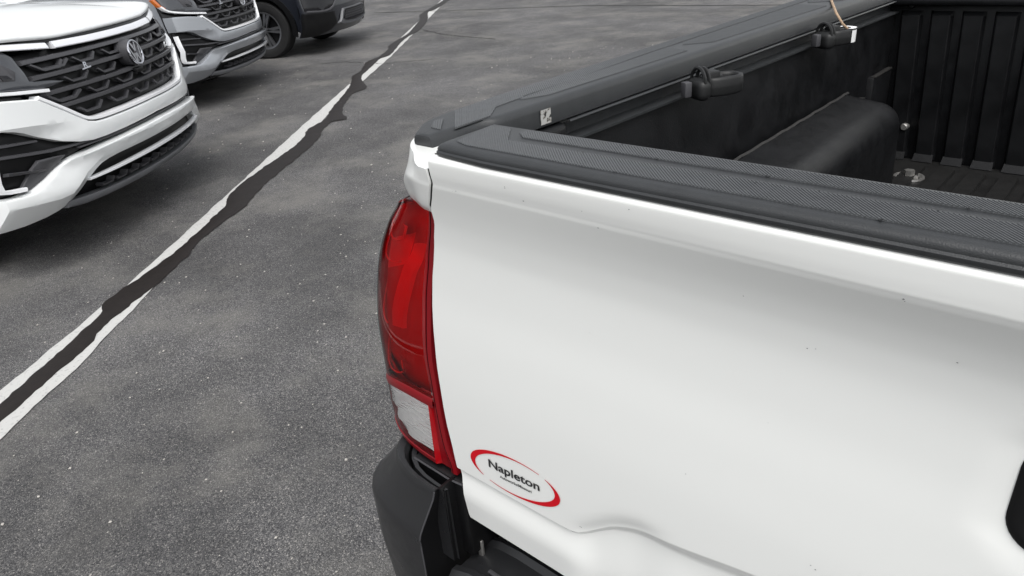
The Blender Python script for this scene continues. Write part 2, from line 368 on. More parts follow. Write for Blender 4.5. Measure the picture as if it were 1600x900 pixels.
def tg_y(x, z):
    ax = -abs(x); e = sst(.74, .18, abs(x))
    y = (lip(z) if z > 1.19 else -.013) + lerp(rec_soft(z), rec(z), sst(.62, .15, abs(x))) * lerp(.62, .86, e)
    zc = zc_x(ax); t = zc - z; wdt = lerp(.0055, .018, sst(-.54, -.36, ax)); dep = lerp(.0040, .0085, sst(-.54, -.38, ax))
    # panel tips inwards just above the curved part of the step
    y += .0045 * sst(-.55, -.51, ax) * sst(-.40, -.46, ax) * sst(-.022, .0, t)
    if t > 0:
        y += dep * min(1, t / wdt) - lerp(dep + .0020, dep * .75, sst(-.57, -.45, ax)) * sst(wdt * .95, wdt + lerp(.040, .085, sst(-.57, -.45, ax)), t) + lerp(.06, .0, sst(-.60, -.45, ax)) * max(0, t - .045) * sst(.040, .06, t)
    d = rrect(x, z, HX + .004, HZ0 - .004, HZ1 + .004, .030)
    y += .0032 * sst(.0085, -.002, d)
    return y
ZF = .93
zrows = sorted(set([1.224, 1.223, 1.2215, 1.220, 1.219, 1.218, 1.217, 1.216, 1.215, 1.2135, 1.212, 1.210, 1.207, 1.203, 1.199, 1.197, 1.1955, 1.194, 1.1925, 1.191, 1.1885, 1.186, 1.183, 1.179, 1.175, 1.17] +
               [1.165 - .006 * i for i in range(28)] + [.997 - .012 * i for i in range(5)] + [ZF]), reverse=True)
NZ = len(zrows)
# below ZF the rows follow the pressed step: ('a', f) between ZF and the step, ('t', d) a depth under it, ('b', f) down to the lower edge
zrows += [('a', f) for f in (.12, .25, .4, .55, .68, .78, .86, .92, .96, .98, .99, 1.0)] + [('t', k) for k in (.25, .5, .75, 1.0, 1.25, 1.6, 2.1, 2.8)] + [('b', f) for f in (.12, .25, .4, .55, .7, .82, .9, .96, 1.0)]
def zrow(j, x):
    r = zrows[j]
    if not isinstance(r, tuple): return r
    ax = -abs(x); zc = zc_x(ax); wdt = lerp(.0055, .018, sst(-.54, -.36, ax)); k, f = r
    if k == 'a': return lerp(ZF, zc, f)
    if k == 't': return zc - wdt * f
    return lerp(zc - wdt * 2.8, .688, f)
xs_n = [0, .003, .008, .016, .03] + [.03 + .94 * i / 120 for i in range(1, 120)] + [.97, .984, .992, .997, 1]
def tg_pt(u, j):
    x0 = lerp(-.74, .74, u); z = zrow(j, x0); xl = tg_x(z); x = lerp(xl, -xl, u); return (x, tg_y(x0 if abs(x0) < .7 else x, z), z)
tg = MB()
def tg_full(i, j):
    """columns -2.. wrap the side flange, rows past the end wrap the bottom edge"""
    ncol, nrow = len(xs_n), len(zrows); fl = 0
    ii = min(max(i, 0), ncol - 1); jj = min(j, nrow - 1); x, y, z = tg_pt(xs_n[ii], jj)
    sg = -1 if i < 0 else (1 if i >= ncol else 0)
    if sg: k = (-i) if i < 0 else (i - ncol + 1); x += sg * (.0022, .0030, .0030)[k - 1]; y += (.0022, .008, .05)[k - 1]
    if j >= nrow: k = j - nrow; z -= (.0022, .0032, .0032)[k]; y += (.0022, .008, .05)[k]
    return (x, y, z)
tg.grid(lambda i, j: tg_full(int(i), int(j)), list(range(-3, len(xs_n) + 3)), list(range(0, len(zrows) + 3)))
# inner skin of the gate
tg.box(-.70, .70, .050, .078, .70, 1.215)
for sx in (-1, 1): tg.box(sx * .7065, sx * .7130, .004, .086, 1.15, 1.2300)
tailgate = tg.build('tailgate', 'white', truck, angle=33)
# handle
hb = MB(); NH = 40
def hring(hx, z0, z1, rr, y):
    P = []
    for q, (sx, sz) in enumerate(((1, 1), (-1, 1), (-1, -1), (1, -1))):
        for k in range(9):
            a = math.pi / 2 * (q + k / 8); P.append((sx * (hx - rr) + rr * math.cos(a), y, (z0 + z1) / 2 + sz * ((z1 - z0) / 2 - rr) + rr * math.sin(a)))
    return P
def bez(d, rr, off): return [(x, tg_y(x, z) + off, z) for x, _, z in hring(HX - d, HZ0 + d, HZ1 - d, rr, 0)]
rings = [bez(.001, .028, .006), bez(.001, .028, -.0008), bez(.003, .026, -.0022), bez(.009, .021, -.0024), bez(.013, .018, -.0012)]
nr = len(rings[0]); hb.add([p for q in rings for p in q], [(i*nr + k, i*nr + (k+1) % nr, (i+1)*nr + (k+1) % nr, (i+1)*nr + k) for i in range(len(rings) - 1) for k in range(nr)] + [tuple(range((len(rings)-1)*nr, len(rings)*nr))])
hb.build('handle_bezel', 'black', tailgate)
hl_ = MB().box(-.10, .10, -.004, .018, 1.045, 1.080); hl_.build('handle', 'bumper', tailgate, bevel=.006)
# dealer decal: two swooshes and lettering laid on the panel
dc = MB()
CX, CZ, SLOPE = -.6365, .8125, .06
def dpt(x, z, o=.0009): return (x, tg_y(x, z) - o, z)
def swoosh(a0, a1, thick, flip):
    n = 44; V = []
    for i in range(n + 1):
        t = i / n; a = math.radians(lerp(a0, a1, t)); th = thick(t)
        ox, oz = .0760 * math.cos(a), .0305 * math.sin(a); k = 1 - th
        V += [(CX + ox, CZ + oz + SLOPE * ox), (CX + ox * (1 - th * .55) , CZ + oz * (1 - th) + SLOPE * ox)]
    dc.add([dpt(*p) for p in V], [(2*i, 2*i+1, 2*i+3, 2*i+2) for i in range(n)], 0)
# upper left swoosh: thick round the left end, tapering along the top to the right; lower right mirrors it
swoosh(54, 224, lambda t: .03 + .20 * math.sin(math.pi * t ** 1.5) ** 1.4, 1)
swoosh(235, 405, lambda t: .03 + .20 * math.sin(math.pi * t ** 1.5) ** 1.4, 1)
for body, size, wid, cz, tx in (('Napleton', .0182, .0862, .8112, -.6358), ('Autoworks/Missouri', .0062, .054, .8012, -.633)):
    vs, fs = text_polys(body, size, 0.021 if size > .01 else .022); sq = wid / (max(x for x, _ in vs) - min(x for x, _ in vs))
    for off in ((0, 0),):
        dc.add([dpt(tx + x * sq + off[0], cz + y + off[1] + .062 * x * sq, .0010 + off[0] * .1 + off[1] * .1) for x, y in vs], fs, 1)
dc.build('dealer_decal', ['red_ink', 'black_ink'], tailgate)
# chips and scuffs in the paint
ch = MB(); r = random.Random(5)
for (x, z) in ((-.60, 1.208), (-.583, 1.198), (-.46, 1.213), (-.505, 1.20), (-.49, 1.186), (-.36, 1.150), (-.30, 1.115), (-.40, .94), (-.27, .90), (-.53, .79), (-.24, 1.19), (-.68, 1.19), (-.345, .79), (-.20, 1.14), (-.52, 1.06), (-.33, 1.03), (.2, 1.1), (.4, .9)):
    for k in range(r.choice((1, 1, 2))):
        a = x + r.uniform(-.004, .004); b = z + r.uniform(-.002, .002); s_ = r.uniform(.0003, .0008); q = [(a + s_ * r.uniform(.5, 1.6) * math.cos(t), b + s_ * r.uniform(.3, 1) * math.sin(t)) for t in (0, 1.2, 2.3, 3.3, 4.4, 5.4)]
        ch.add([dpt(px, pz, .0006) for px, pz in q], [tuple(range(6))])
tag(ch.build('paint_chip', 'skid', tailgate), kind='stuff')

# ---- tread strips: plate with diagonal ribs
def tread(parent, polys, z, fn=None, pitch=.0024, ang=-45, mi='tread', h=.0016):
    m = MB(); a = math.radians(ang); nx, ny = -math.sin(a), math.cos(a)
    for p in polys:
        m.prism(p, z - .001, z + h * .45, 0, fn)
        d = [nx * x + ny * y for x, y in p]; k0, k1 = int(min(d) / pitch) - 1, int(max(d) / pitch) + 1
        for k in range(k0, k1 + 1):
            q = clip(clip(p, nx, ny, (k + .52) * pitch), -nx, -ny, -k * pitch)
            if len(q) < 3: continue
            c = (k + .26) * pitch
            top = [(x - (nx * x + ny * y - c) * nx * .45, y - (nx * x + ny * y - c) * ny * .45) for x, y in q]
            n = len(q); f = fn or (lambda x, y, zz: (x, y, zz))
            m.add([f(x, y, z + h * .45) for x, y in q] + [f(x, y, z + h) for x, y in top], [tuple(range(n, 2*n))] + [(i, (i+1) % n, n + (i+1) % n, n + i) for i in range(n)])
    return m.build('tread_strip', mi, parent, angle=30)

# ---- tailgate top cap
def sx_pts(P): return P
capprof = [(.004, 1.2222), (-.0100, 1.2225), (-.0118, 1.2245), (-.0118, 1.2278), (-.0098, 1.2294), (-.0098, 1.2325), (-.0080, 1.2350), (-.0035, 1.2366), (.004, 1.2370), (.082, 1.2368), (.0845, 1.2350), (.085, 1.2200), (.080, 1.2200)]
cp = MB(); xs = [-.7055, -.7050, -.7035, -.700] + [-.69 + .0575 * i for i in range(25)] + [.700, .7035, .7050, .7055]
def cap_pt(i, j):
    x = xs[i]; y, z = capprof[j]; k = [1.0, .55, .2, 0] ; e = min(i, len(xs) - 1 - i)
    if e < 4: z = lerp(z, 1.2290, k[e] * .9); y = lerp(y, .038, k[e] * .06)
    y += .005 * sst(.66, .705, abs(x)) * sst(.06, 0, y)          # front corners sweep back
    return (x, y, z)
cp.grid(lambda i, j: cap_pt(int(i), int(j)), list(range(len(xs))), list(range(len(capprof))))
for e in (0, len(xs) - 1): cp.add([cap_pt(e, j) for j in range(len(capprof))], [tuple(range(len(capprof)))])
cap = cp.build('tailgate_cap', 'rail', truck, angle=50)
ZT = 1.2369
t1 = [[(-.688, .010), (-.668, .0035), (-.640, .0375), (-.668, .075), (-.697, .0735)], [(-.668, .0035), (.668, .0035), (.640, .0375), (-.640, .0375)]]
tread(cap, t1 + [[(.688, .010), (.697, .0735), (.668, .075), (.640, .0375), (.668, .0035)]], ZT)
tread(cap, [[(-.632, .0525), (.632, .0525), (.648, .066), (.645, .076), (-.645, .076), (-.648, .066)]], ZT)
rv = MB(); r = random.Random(9)                                   # nicks worn into the cap
for k in range(34):
    x, y = r.uniform(-.68, .1), r.choice([.002, .037, .052, .0755, r.uniform(.005, .075)]); s_ = r.uniform(.0007, .0026)
    rv.add([(x + s_ * r.uniform(.4, 1.5) * math.cos(t), y + s_ * r.uniform(.2, .8) * math.sin(t), ZT + .0018) for t in (0, 1, 2.1, 3.1, 4.2, 5.2)], [tuple(range(6))])
tag(rv.build('scuff', 'black', cap), kind='stuff')

# ---- bed sides (left and right), rail caps, lamps, bumper corners
xi_l = pch([.70, .753, .793, .843, .891, .934, 1.009, 1.079, 1.137, 1.16], [-.757, -.755, -.767, -.773, -.777, -.781, -.777, -.765, -.748, -.747])
yi_l = pch([.70, .753, .843, .934, 1.009, 1.079, 1.137, 1.16], [0, .0, .002, .007, .015, .021, .018, .018])
xo_l = pch([.70, .74, .80, .90, 1.0, 1.05, 1.09, 1.12, 1.15], [-.972, -.975, -.978, -.975, -.964, -.950, -.924, -.893, -.866])
SQ = 2 / 3.2
def lamp_pt(u, z, off=0):
    """u 0..1 from the tailgate side round the corner to the flank"""
    t = u * math.pi / 2; X = math.sin(t) ** SQ if t > 0 else 0; Y = 1 - max(0, math.cos(t)) ** SQ
    xi, xo, yi = xi_l(z), xo_l(z), yi_l(z)
    x = lerp(xi, xo, X); y = yi + .20 * Y
    # pull inwards towards a point inside the truck when off>0
    return (x + off * X * .9, y + off * (1 - Y * .9), z)
def lamp_u(x, z):
    X = min(1, max(0, (x - xi_l(z)) / (xo_l(z) - xi_l(z)))); return math.asin(min(1, X ** (1 / SQ))) / (math.pi / 2)
def z_top(u): return lerp(1.149, 1.098, sst(.1, .8, u)) - .02 * sst(.6, 1, u)
def z_bot(u): return .747 + .003 * u
def zc_top(u): return lerp(.852, .806, sst(.05, .75, u))           # upper limit of the clear lens
bx_o = pch([.45, .6, .8, .95, 1.05, 1.09, 1.115, 1.135, 1.15, 1.19, 1.205, 1.212], [-.92, -.935, -.945, -.940, -.890, -.846, -.838, -.838, -.840, -.844, -.842, -.840])
bx_i = lambda z: tg_x(z) - .0064
by_0 = lambda z: itp(z, [1.06, 1.10, 1.13, 1.143, 1.152, 1.17, 1.183, 1.189, 1.193, 1.201, 1.205, 1.2085, 1.212], [.055, .040, .032, .024, .0150, .0085, .0000, -.0030, -.0015, .0070, .0110, .0140, .0170])
def side_pt(i, z, tts, ys):
    nq = len(tts)
    if i < nq:
        t = tts[i]; q = sst(.1, 1.0, t); xi, xo = bx_i(z), bx_o(z - .012 * q if z > 1.12 else z); y0 = by_0(min(1.212, z + .022 * q * sst(1.12, 1.15, z) * min(1, max(0, (1.212 - z) / .04))))
        if z < 1.183: y0 -= .012 * q * sst(1.183, 1.15, z)
        if z < 1.09: y0 += .03 * sst(1.09, 1.06, z); xo = lerp(xo, -.84, sst(1.10, 1.06, z))
        y0 = lerp(y0, lerp(tg_y(-.72, z) + .0006, y0, sst(0, .55, t)), sst(1.142, 1.153, z))
        X = math.sin(t) ** .9 if t > 0 else 0; Y = 1 - max(0, math.cos(t)) ** .9
        return (lerp(xi, xo, X), y0 + lerp(.135, .115, sst(1.18, 1.21, z)) * Y, z)
    y = ys[i - nq]; x = bx_o(z) - .030 * sst(.16, .40, y) * sst(.95, 1.10, z)
    if z < 1.10: x = lerp(lerp(x, -.84, sst(1.10, 1.06, z)), x, sst(.16, .24, y))
    x -= .018 * sst(.60, .0, abs(y - 1.0)) * sst(1.12, .95, z)
    return (x, y, z)

def build_side(sx):
    mir = lambda p: (p[0] * sx, p[1], p[2])
    tts = [math.pi / 2 * k / 16 for k in range(17)]; ys = [.19, .21, .23, .25, .3, .4, .5, .6, .7, .8, .9, 1.0, 1.1, 1.2, 1.3, 1.4, 1.5, 1.62]
    zr = [1.2085, 1.207, 1.205, 1.203, 1.201, 1.197, 1.193, 1.191, 1.189, 1.186, 1.183, 1.1765, 1.17, 1.16, 1.15, 1.14, 1.13, 1.12, 1.11, 1.10, 1.09, 1.08, 1.06, 1.03, .98, .93, .88, .82, .76, .70, .64, .58, .52]
    m = MB(); m.grid(lambda i, z: mir(side_pt(int(i), z, tts, ys)), list(range(len(tts) + len(ys))), zr)
    def shelf(i, k):
        x, y, z = side_pt(int(i), 1.2085, tts, ys); return mir((x + .012 * k, y + .075 * k, z))
    m.grid(shelf, list(range(len(tts) + 4)), [0, 1])
    # jamb: rear edge turns forward into the gap beside the tailgate
    jy = lambda z: lerp(by_0(z) + .03 * sst(1.09, 1.06, z), tg_y(-.72, z) + .0006, sst(1.142, 1.153, z))
    m.grid(lambda k, z: mir((bx_i(z) + (.0, .0008, .0010)[k], jy(z) + (.0, .0010, .0022)[k], z)), [0, 1, 2], [q for q in zr if q >= 1.06])
    m.grid(lambda k, z: mir((bx_i(z) + (.0010, .0012, .016)[k], jy(z) + (.0021, .012, .030)[k], z)), [0, 1, 2], [q for q in zr if q >= 1.06], 1)
    side = m.build('bed_side', ['white', 'black'], truck, angle=55)
    # ---------------- rail cap
    ri = lambda y: itp(y, [.049, .134, .148, 1.65], [-.7735, -.7690, -.7570, -.6985])
    ro = pch([.049, .055, .070, .092, .119, .167, .25, 1.7], [-.7990, -.8100, -.8215, -.8370, -.8465, -.8510, -.853, -.853])
    prof = [(.004, 1.2085), (.0, 1.2095), (-.0006, 1.2140), (.0012, 1.2185), (.0045, 1.2212), (.010, 1.2225)]       # from the outer edge
    inn = [(-.012, 1.2225), (-.0055, 1.2215), (-.0018, 1.2185), (0, 1.2130), (.001, 1.1915), (-.003, 1.1890), (-.012, 1.1890)]
    yst = [.049, .0496, .0515, .055, .062, .070, .080, .092, .105, .119, .134, .143, .152, .167] + [.2 + .06 * k for k in range(24)] + [1.62]
    def rail_pt(j, y):
        o, i_ = ro(max(y, .0515)), ri(y)
        x, z = (o + prof[j][0], prof[j][1]) if j < len(prof) else (i_ + inn[j - len(prof)][0], inn[j - len(prof)][1])
        if y < .0515: z = min(z, 1.2185 if y < .0494 else 1.2212)
        if j >= len(prof): z = max(z, lerp(1.2085, 1.1890, sst(.136, .152, y)))
        return mir((x, y, z))
    nj = len(prof) + len(inn); m = MB(); m.grid(lambda j, y: rail_pt(int(j), y), list(range(nj)), yst)
    m.add([rail_pt(j, yst[0]) for j in range(nj)], [tuple(range(nj))])
    m.grid(lambda k, y: mir((lerp(ro(y) + .004, ri(y) - .010, k), y, 1.2086)), [0, 1], [.049, .06, .08, .12, .2, 1.62])
    railc = m.build('rail_cap', 'rail', truck, angle=40)
    F = lambda x, y, z: mir((x, y, z)); Z = 1.2225
    tread(railc, [[(-.783, .074), (-.802, .076), (-.823, .100), (-.820, .115)]], Z, F, pitch=.0030)
    tread(railc, [[(-.772, .088), (-.836, .150), (-.843, .240), (-.800, .224), (-.798, .190), (-.771, .150)], [(-.843, .240), (-.843, 1.62), (-.816, 1.62), (-.814, .60), (-.800, .224)]], Z, F, pitch=.0030)
    for y0, y1 in ((.245, .63), (.69, 1.20), (1.26, 1.62)):
        f = lambda y: ri(y) - .018
        tread(railc, [[(-.795 if y0 < .3 else -.797, y0 - .01), (-.808 if y0 > .3 else -.804, y0 + .01), (-.809, y1 + .02), (f(y1) - .004, y1), (f(lerp(y0, y1, .5)) - .004, lerp(y0, y1, .5)), (f(y0) - .004, y0 + .03)]], Z, F, pitch=.0030)
    if sx > 0:
        lb = MB().add([(-.7524, .226, 1.2140), (-.7516, .247, 1.2140), (-.7508, .247, 1.1945), (-.7516, .226, 1.1945)], [(0, 1, 2, 3)])
        tag(lb.build('worn_label', 'label', railc), label='torn black and white label on the inside of the rail')
    # ---------------- cargo rail channel under the rail cap, and bed wall
    m = MB()
    def ch_pt(k, y): x = ri(y); return mir([(x - .010, y, 1.1895), (x + .002, y, 1.1885), (x + .004, y, 1.1865), (x + .002, y, 1.1845), (x - .018, y, 1.1835), (x - .018, y, 1.1625), (x - .004, y, 1.1615), (x + .004, y, 1.1600), (x + .004, y, 1.1565), (x - .006, y, 1.1545)][int(k)])
    m.grid(ch_pt, list(range(10)), [.285 + .0665 * k for k in range(21)])
    m.build('cargo_rail', 'rail', truck, angle=35)
    mb2 = MB().box(-.80, -.748, .195, .284, 1.10, 1.1885, xf=mir); mb2.build('corner_block', 'liner', truck, bevel=.012, seg=3)
    wl = MB(); wl.grid(lambda k, y: mir((lerp(-.700, ri(y) - .004, k), y, lerp(.785, 1.156, k))), [0, .2, .4, .6, .62, .8, 1], [.08 + .07 * k for k in range(23)])
    wl.build('bed_wall', 'liner', truck, angle=30)
    # ---------------- wheel housing inside the bed
    wh = MB()
    def wh_pt(k, y):
        s = sst(.60, .70, y) * sst(1.335, 1.295, y); top = lerp(.80, 1.014, s); xi_ = lerp(-.66, -.572, sst(.60, .66, y) * sst(1.335, 1.285, y)); rr = .052 * s + .002
        P = [(-.705, top)]
        P += [(lerp(-.70, xi_ - rr, q), top - .010 * q) for q in (.3, .6, .9)]
        for q in range(9): a = math.pi / 2 * q / 8; P.append((xi_ - rr + rr * math.sin(a), top - .010 - rr + rr * math.cos(a)))
        P.append((xi_ + .006, .785))
        x, z = P[int(k)]; return mir((x, y, z))
    wh.grid(wh_pt, list(range(14)), [.60, .62, .64, .66, .68, .70, .72, .76, .85, .95, 1.05, 1.15, 1.22, 1.26, 1.27, 1.28, 1.29, 1.30, 1.31, 1.32, 1.33, 1.335])
    for e in (.60, 1.335): wh.add([wh_pt(k, e) for k in range(14)], [tuple(range(14))])
    whl = wh.build('wheel_well', 'liner', truck, angle=50)
    sm = MB(); r2 = random.Random(4)                                 # worn, dusty seam where the housing meets the wall
    yq = [.68 + .03 * k for k in range(22)]
    sm.grid(lambda k, y: mir((-.7035 + .004 * k, y, 1.0145 + .0035 * (1 - k) + .001 * math.sin(y * 70))), [0, 1], yq)
    sm.build('seam', 'liner_worn', whl)
    # stepped lumber pocket at the front end of the wall
    pk = MB()
    for x0, x1, y0, y1, z0, z1 in ((-.73, -.690, 1.33, 1.40, .80, .985), (-.73, -.690, 1.455, 1.60, .80, 1.022)): pk.box(x0, x1, y0, y1, z0, z1, 0, mir)
    pk.build('liner_pocket', 'liner', truck, bevel=.006)
    for x0, x1, y0, y1, z0, z1 in ((-.700, -.6885, 1.345, 1.395, .9835, .9862), (-.700, -.6885, 1.46, 1.595, 1.0205, 1.0232)):
        MB().box(x0, x1, y0, y1, z0, z1, 0, mir).build('pocket_edge', 'liner_worn', truck)

    # ---------------- tail light
    lamp = empty('tail_light', (0, 0, 0)); lamp.parent = truck
    us = [0, .01, .025, .05] + [.05 + .95 * k / 40 for k in range(1, 41)]
    U1 = lambda z: lamp_u(-.797, z)
    # outer frame (solid red rim), red lens, clear lens
    def rim_in(z): return lamp_u(xi_l(z) - .0105, z)
    fr = MB()
    zz = [lerp(.747, 1.144, k / 40) for k in range(41)]
    fr.grid(lambda k, z: mir(lamp_pt(rim_in(z) * [0, 0, .46, .50, .66, .70, 1, 1][int(k)], min(z, z_top(0) - .001), [.04, 0, -.0015, .002, .002, -.0012, -.0008, .012][int(k)])), list(range(8)), zz, 0, lambda i, j: 1 if i in (2, 3, 4) else 0)
    fr.build('lamp_rim', ['red_solid', 'black'], lamp, angle=40)
    rl = MB()
    uu = [k / 44 for k in range(45)]
    def red_pt(s, v):
        zz_ = lambda u: lerp(zc_top(u) + .004, z_top(u), v); u = s; z = zz_(u); u0 = rim_in(z) + .002; u = lerp(u0, 1, s); z = zz_(u)
        bul = .0035 * math.sin(math.pi * min(1, v * 1.02)) 
        return mir(lamp_pt(u, z, -bul))
    rl.grid(red_pt, uu, [0, .01, .03, .06] + [.06 + .88 * k / 30 for k in range(1, 31)] + [.96, .98, 1])
    # top return of the lens
    rl.grid(lambda s, k: mir(lamp_pt(s, z_top(s) + (.0, .003, .003)[int(k)], (.0, .004, .03)[int(k)])), uu, [0, 1, 2])
    rl.build('red_lens', 'red_lens', lamp, angle=60)
    # brow: moulded step of the lens between red and clear
    bw = MB(); bw.grid(lambda s, k: mir(lamp_pt(lerp(rim_in(.85) + .002, 1, s), zc_top(s) + [.016, .012, .004, -.002, -.004][int(k)], [.002, -.0012, -.0025, -.0015, .006][int(k)])), uu, [0, 1, 2, 3, 4])
    bw.build('lens_brow', 'red_solid', lamp, angle=50)
    cl = MB()
    def clr_pt(s, v):
        u0 = U1(.80); u = lerp(u0, 1, s); z = lerp(z_bot(u) + .009, zc_top(u) - .003, v); u = lerp(U1(z), 1, s); return mir(lamp_pt(u, z, -.001))
    cl.grid(clr_pt, uu, [k / 12 for k in range(13)])
    cl.build('clear_lens', 'clear_lens', lamp, angle=60)
    # red border right of and below the clear lens
    bd = MB()
    bd.grid(lambda k, z: mir(lamp_pt(lerp(rim_in(z), U1(z) - .001, [0, .1, .80, 1, 1][int(k)]), z, [0, .004, .004, -.0025, .02][int(k)])), [0, 1, 2, 3, 4], [lerp(.748, .852, k / 14) for k in range(15)], 0, lambda i, j: 0 if i < 2 else 1)
    bd.grid(lambda s, k: mir(lamp_pt(lerp(U1(.75), 1, s), z_bot(s) + [.011, .008, .0, -.002][int(k)], [.006, -.002, -.001, .012][int(k)])), uu, [0, 1, 2, 3], 0)
    bd.build('lens_border', ['red_solid', 'red_frame'], lamp, angle=45)
    # inside: housing, reflectors, ribs
    hs = MB()
    def deep(u, z): return lerp(.020 + .018 * sst(.95, 1.06, z) * sst(.75, .35, u) - .0075 * sst(.14, .17, u) * sst(.36, .30, u) * sst(.875, .895, z) * sst(1.045, 1.025, z) * (1 + .10 * math.sin(u * 190)) - .004 * sst(.36, .40, u) * sst(.60, .54, u) * sst(.87, .90, z) * sst(1.03, 1.00, z), .003, sst(.36, .66, u))
    hs.grid(lambda u, v:  (lambda z: mir(lamp_pt(u, z, deep(u, z))))(lerp(zc_top(u) + .001, z_top(u) - .002, v)), [.02 + .98 * k / 80 for k in range(81)], [k / 60 for k in range(61)], 0, lambda i, j: 1 if (.15 < .02 + .98 * i / 80 < .33 and .30 < j / 60 < .73) or (.36 < .02 + .98 * i / 80 < .56 and .62 < j / 60 < .80) else 0)
    hs.build('housing', ['lamp_dark', 'lamp_bright'], lamp, angle=60)
    ar = MB()
    for (uc, zc_, ru, rz_, a0, a1) in ((.33, 1.115, .34, .075, 175, 300), (.33, 1.07, .40, .13, 178, 275), (.36, 1.00, .40, .14, 185, 290), (.36, .96, .36, .10, 195, 320), (.30, 1.125, .22, .05, 190, 320)):
        pth = []
        for q in range(25):
            a = math.radians(lerp(a0, a1, q / 24)); u = min(.98, max(.16, uc - ru * math.cos(a) * -1 * -1)); z = zc_ + rz_ * math.sin(a); pth.append(mir(lamp_pt(u, min(z, z_top(u) - .006), .0055)))
        ar.tube(pth, .0013, 5)
    ar.build('lens_rib', 'lamp_line', lamp)
    wd = MB()                                                        # wedge facet near the top
    wd.add([mir(lamp_pt(u, z, o)) for u, z, o in ((.20, 1.100, .012), (.22, 1.070, .014), (.62, 1.060, .018), (.60, 1.072, .014))], [(0, 1, 2, 3)])
    wd.build('facet', 'lamp_bright', lamp)
    sv = MB()
    for k in range(11):
        z0 = lerp(.758, .843, k / 10)
        def sl_pt(s, q):
            u = lerp(U1(.80) + .004, 1.0, s); z = z0 - .040 * sst(.1, .75, s) * (k / 10) + [.0052, .0036, .0006, -.0022, -.0040][int(q)] + .0012 * math.sin(s * 16 + k)
            return mir(lamp_pt(u, max(z, .752), ([.016, .009, .005, .006, .015][int(q)] + .0016 * math.sin(s * 26 + k * 1.7)) * lerp(1, .30, sst(.30, .65, s))))
        rb = MB(); rb.grid(sl_pt, [q / 30 for q in range(31)], [0, 1, 2, 3, 4]); rb.build('mirror_rib', 'lamp_mirror', lamp, angle=60)
    sv = MB(); sv.grid(lambda s, z: mir(lamp_pt(lerp(U1(.80) - .005, 1.0, s), z, lerp(.014, .004, sst(.30, .65, s)))), [q / 16 for q in range(17)], [.750, .79, .82, .856])
    sv.build('mirror', 'lamp_mirror', lamp)
    gk = MB()                                                        # black gasket behind lamp edge
    gk.grid(lambda k, z: mir((xi_l(z) + [.012, .012, -.004, -.03][int(k)] - .001, yi_l(z) + [.06, .010, .012, .05][int(k)], z)), [0, 1, 2, 3], [lerp(.70, 1.15, q / 24) for q in range(25)])
    gk.grid(lambda s, k: mir(lamp_pt(s, z_top(s) + [.002, .007, .009][int(k)], [.012, .010, .03][int(k)])), uu, [0, 1, 2])
    gk.build('gasket', 'black', lamp, angle=50)
    # ---------------- bumper end, filler panel under the lamp
    A = [(-.782, -.064), (-.800, -.0645), (-.83, -.063), (-.865, -.058), (-.900, -.049), (-.928, -.036), (-.946, -.020), (-.957, .0), (-.962, .03), (-.964, .10), (-.964, .34)]
    B_ = [(-.764, -.038), (-.785, -.038), (-.812, -.036), (-.838, -.031), (-.862, -.022), (-.880, -.010), (-.893, .006), (-.902, .024), (-.909, .05), (-.914, .11), (-.914, .34)]
    lv = [(.42, 0, .025), (.46, 0, .006), (.56, 0, .0), (.645, 0, .0), (.657, .01, 0), (.664, .05, 0), (.671, .13, 0), (.680, .25, 0), (.725, .88, 0), (.733, .95, 0), (.739, .99, 0), (.7425, 1.06, 0), (.7425, 1.25, 0), (.736, 1.36, 0), (.60, 1.40, 0)]
    def bp_pt(i, j):
        z, k, tuck = lv[j]; a, b = A[i], B_[i]; x = lerp(a[0], b[0], k); y = lerp(a[1], b[1], k)
        z = z - (.004 * (i / 10) if j > 6 else 0); return mir((x + tuck * .6, y + tuck, z))
    m = MB(); m.grid(lambda i, j: bp_pt(int(i), int(j)), list(range(len(A))), list(range(len(lv))))
    inner = [bp_pt(0, j) for j in range(len(lv))]
    m.add(inner + [(-.772 * sx if q[0] * sx < -.76 else q[0], .30, q[2]) for q in inner], [(j, j + 1, len(lv) + j + 1, len(lv) + j) for j in range(len(lv) - 1)], 1)
    bc = m.build('bumper_corner', ['bumper', 'black'], truck, angle=35)
    m = MB(); m.tube([bp_pt(0, j) for j in (1, 2, 3, 4, 5, 6, 7, 8, 9, 10)], .0013, 6); m.build('mould_line', 'grey', bc)
    m = MB(); m.grid(lambda i, k: mir((lerp(A[int(i)][0], B_[int(i)][0], [1.42, 1.47, 1.62, 1.66][int(k)]), lerp(A[int(i)][1], B_[int(i)][1], [1.42, 1.47, 1.62, 1.66][int(k)]), [.60, .7375, .7385, .60][int(k)])), list(range(len(A))), [0, 1, 2, 3])
    m.build('bumper_liner', 'bumper', truck, angle=40)
    m = MB().box(-.845, -.737, -.006, .10, .60, .742, xf=mir); fp = m.build('filler_panel', 'black', truck, bevel=.006)
    m = MB().tube([mir((-.842, -.0055, .739)), mir((-.765, -.0075, .7395)), mir((-.741, -.0055, .7405))], .0016, 6); m.build('panel_edge', 'grey', fp)
    m = MB()
    for q in ((-.790, -.765, .12, .13, .50, .62), (-.775, -.66, .04, .12, .48, .545)): m.box(*q, xf=mir)
    m.box(-.745, -.735, .01, .016, .56, .62, xf=mir); m.build('bumper_bracket', 'steel', truck, bevel=.002)
    return side
build_side(1); build_side(-1)

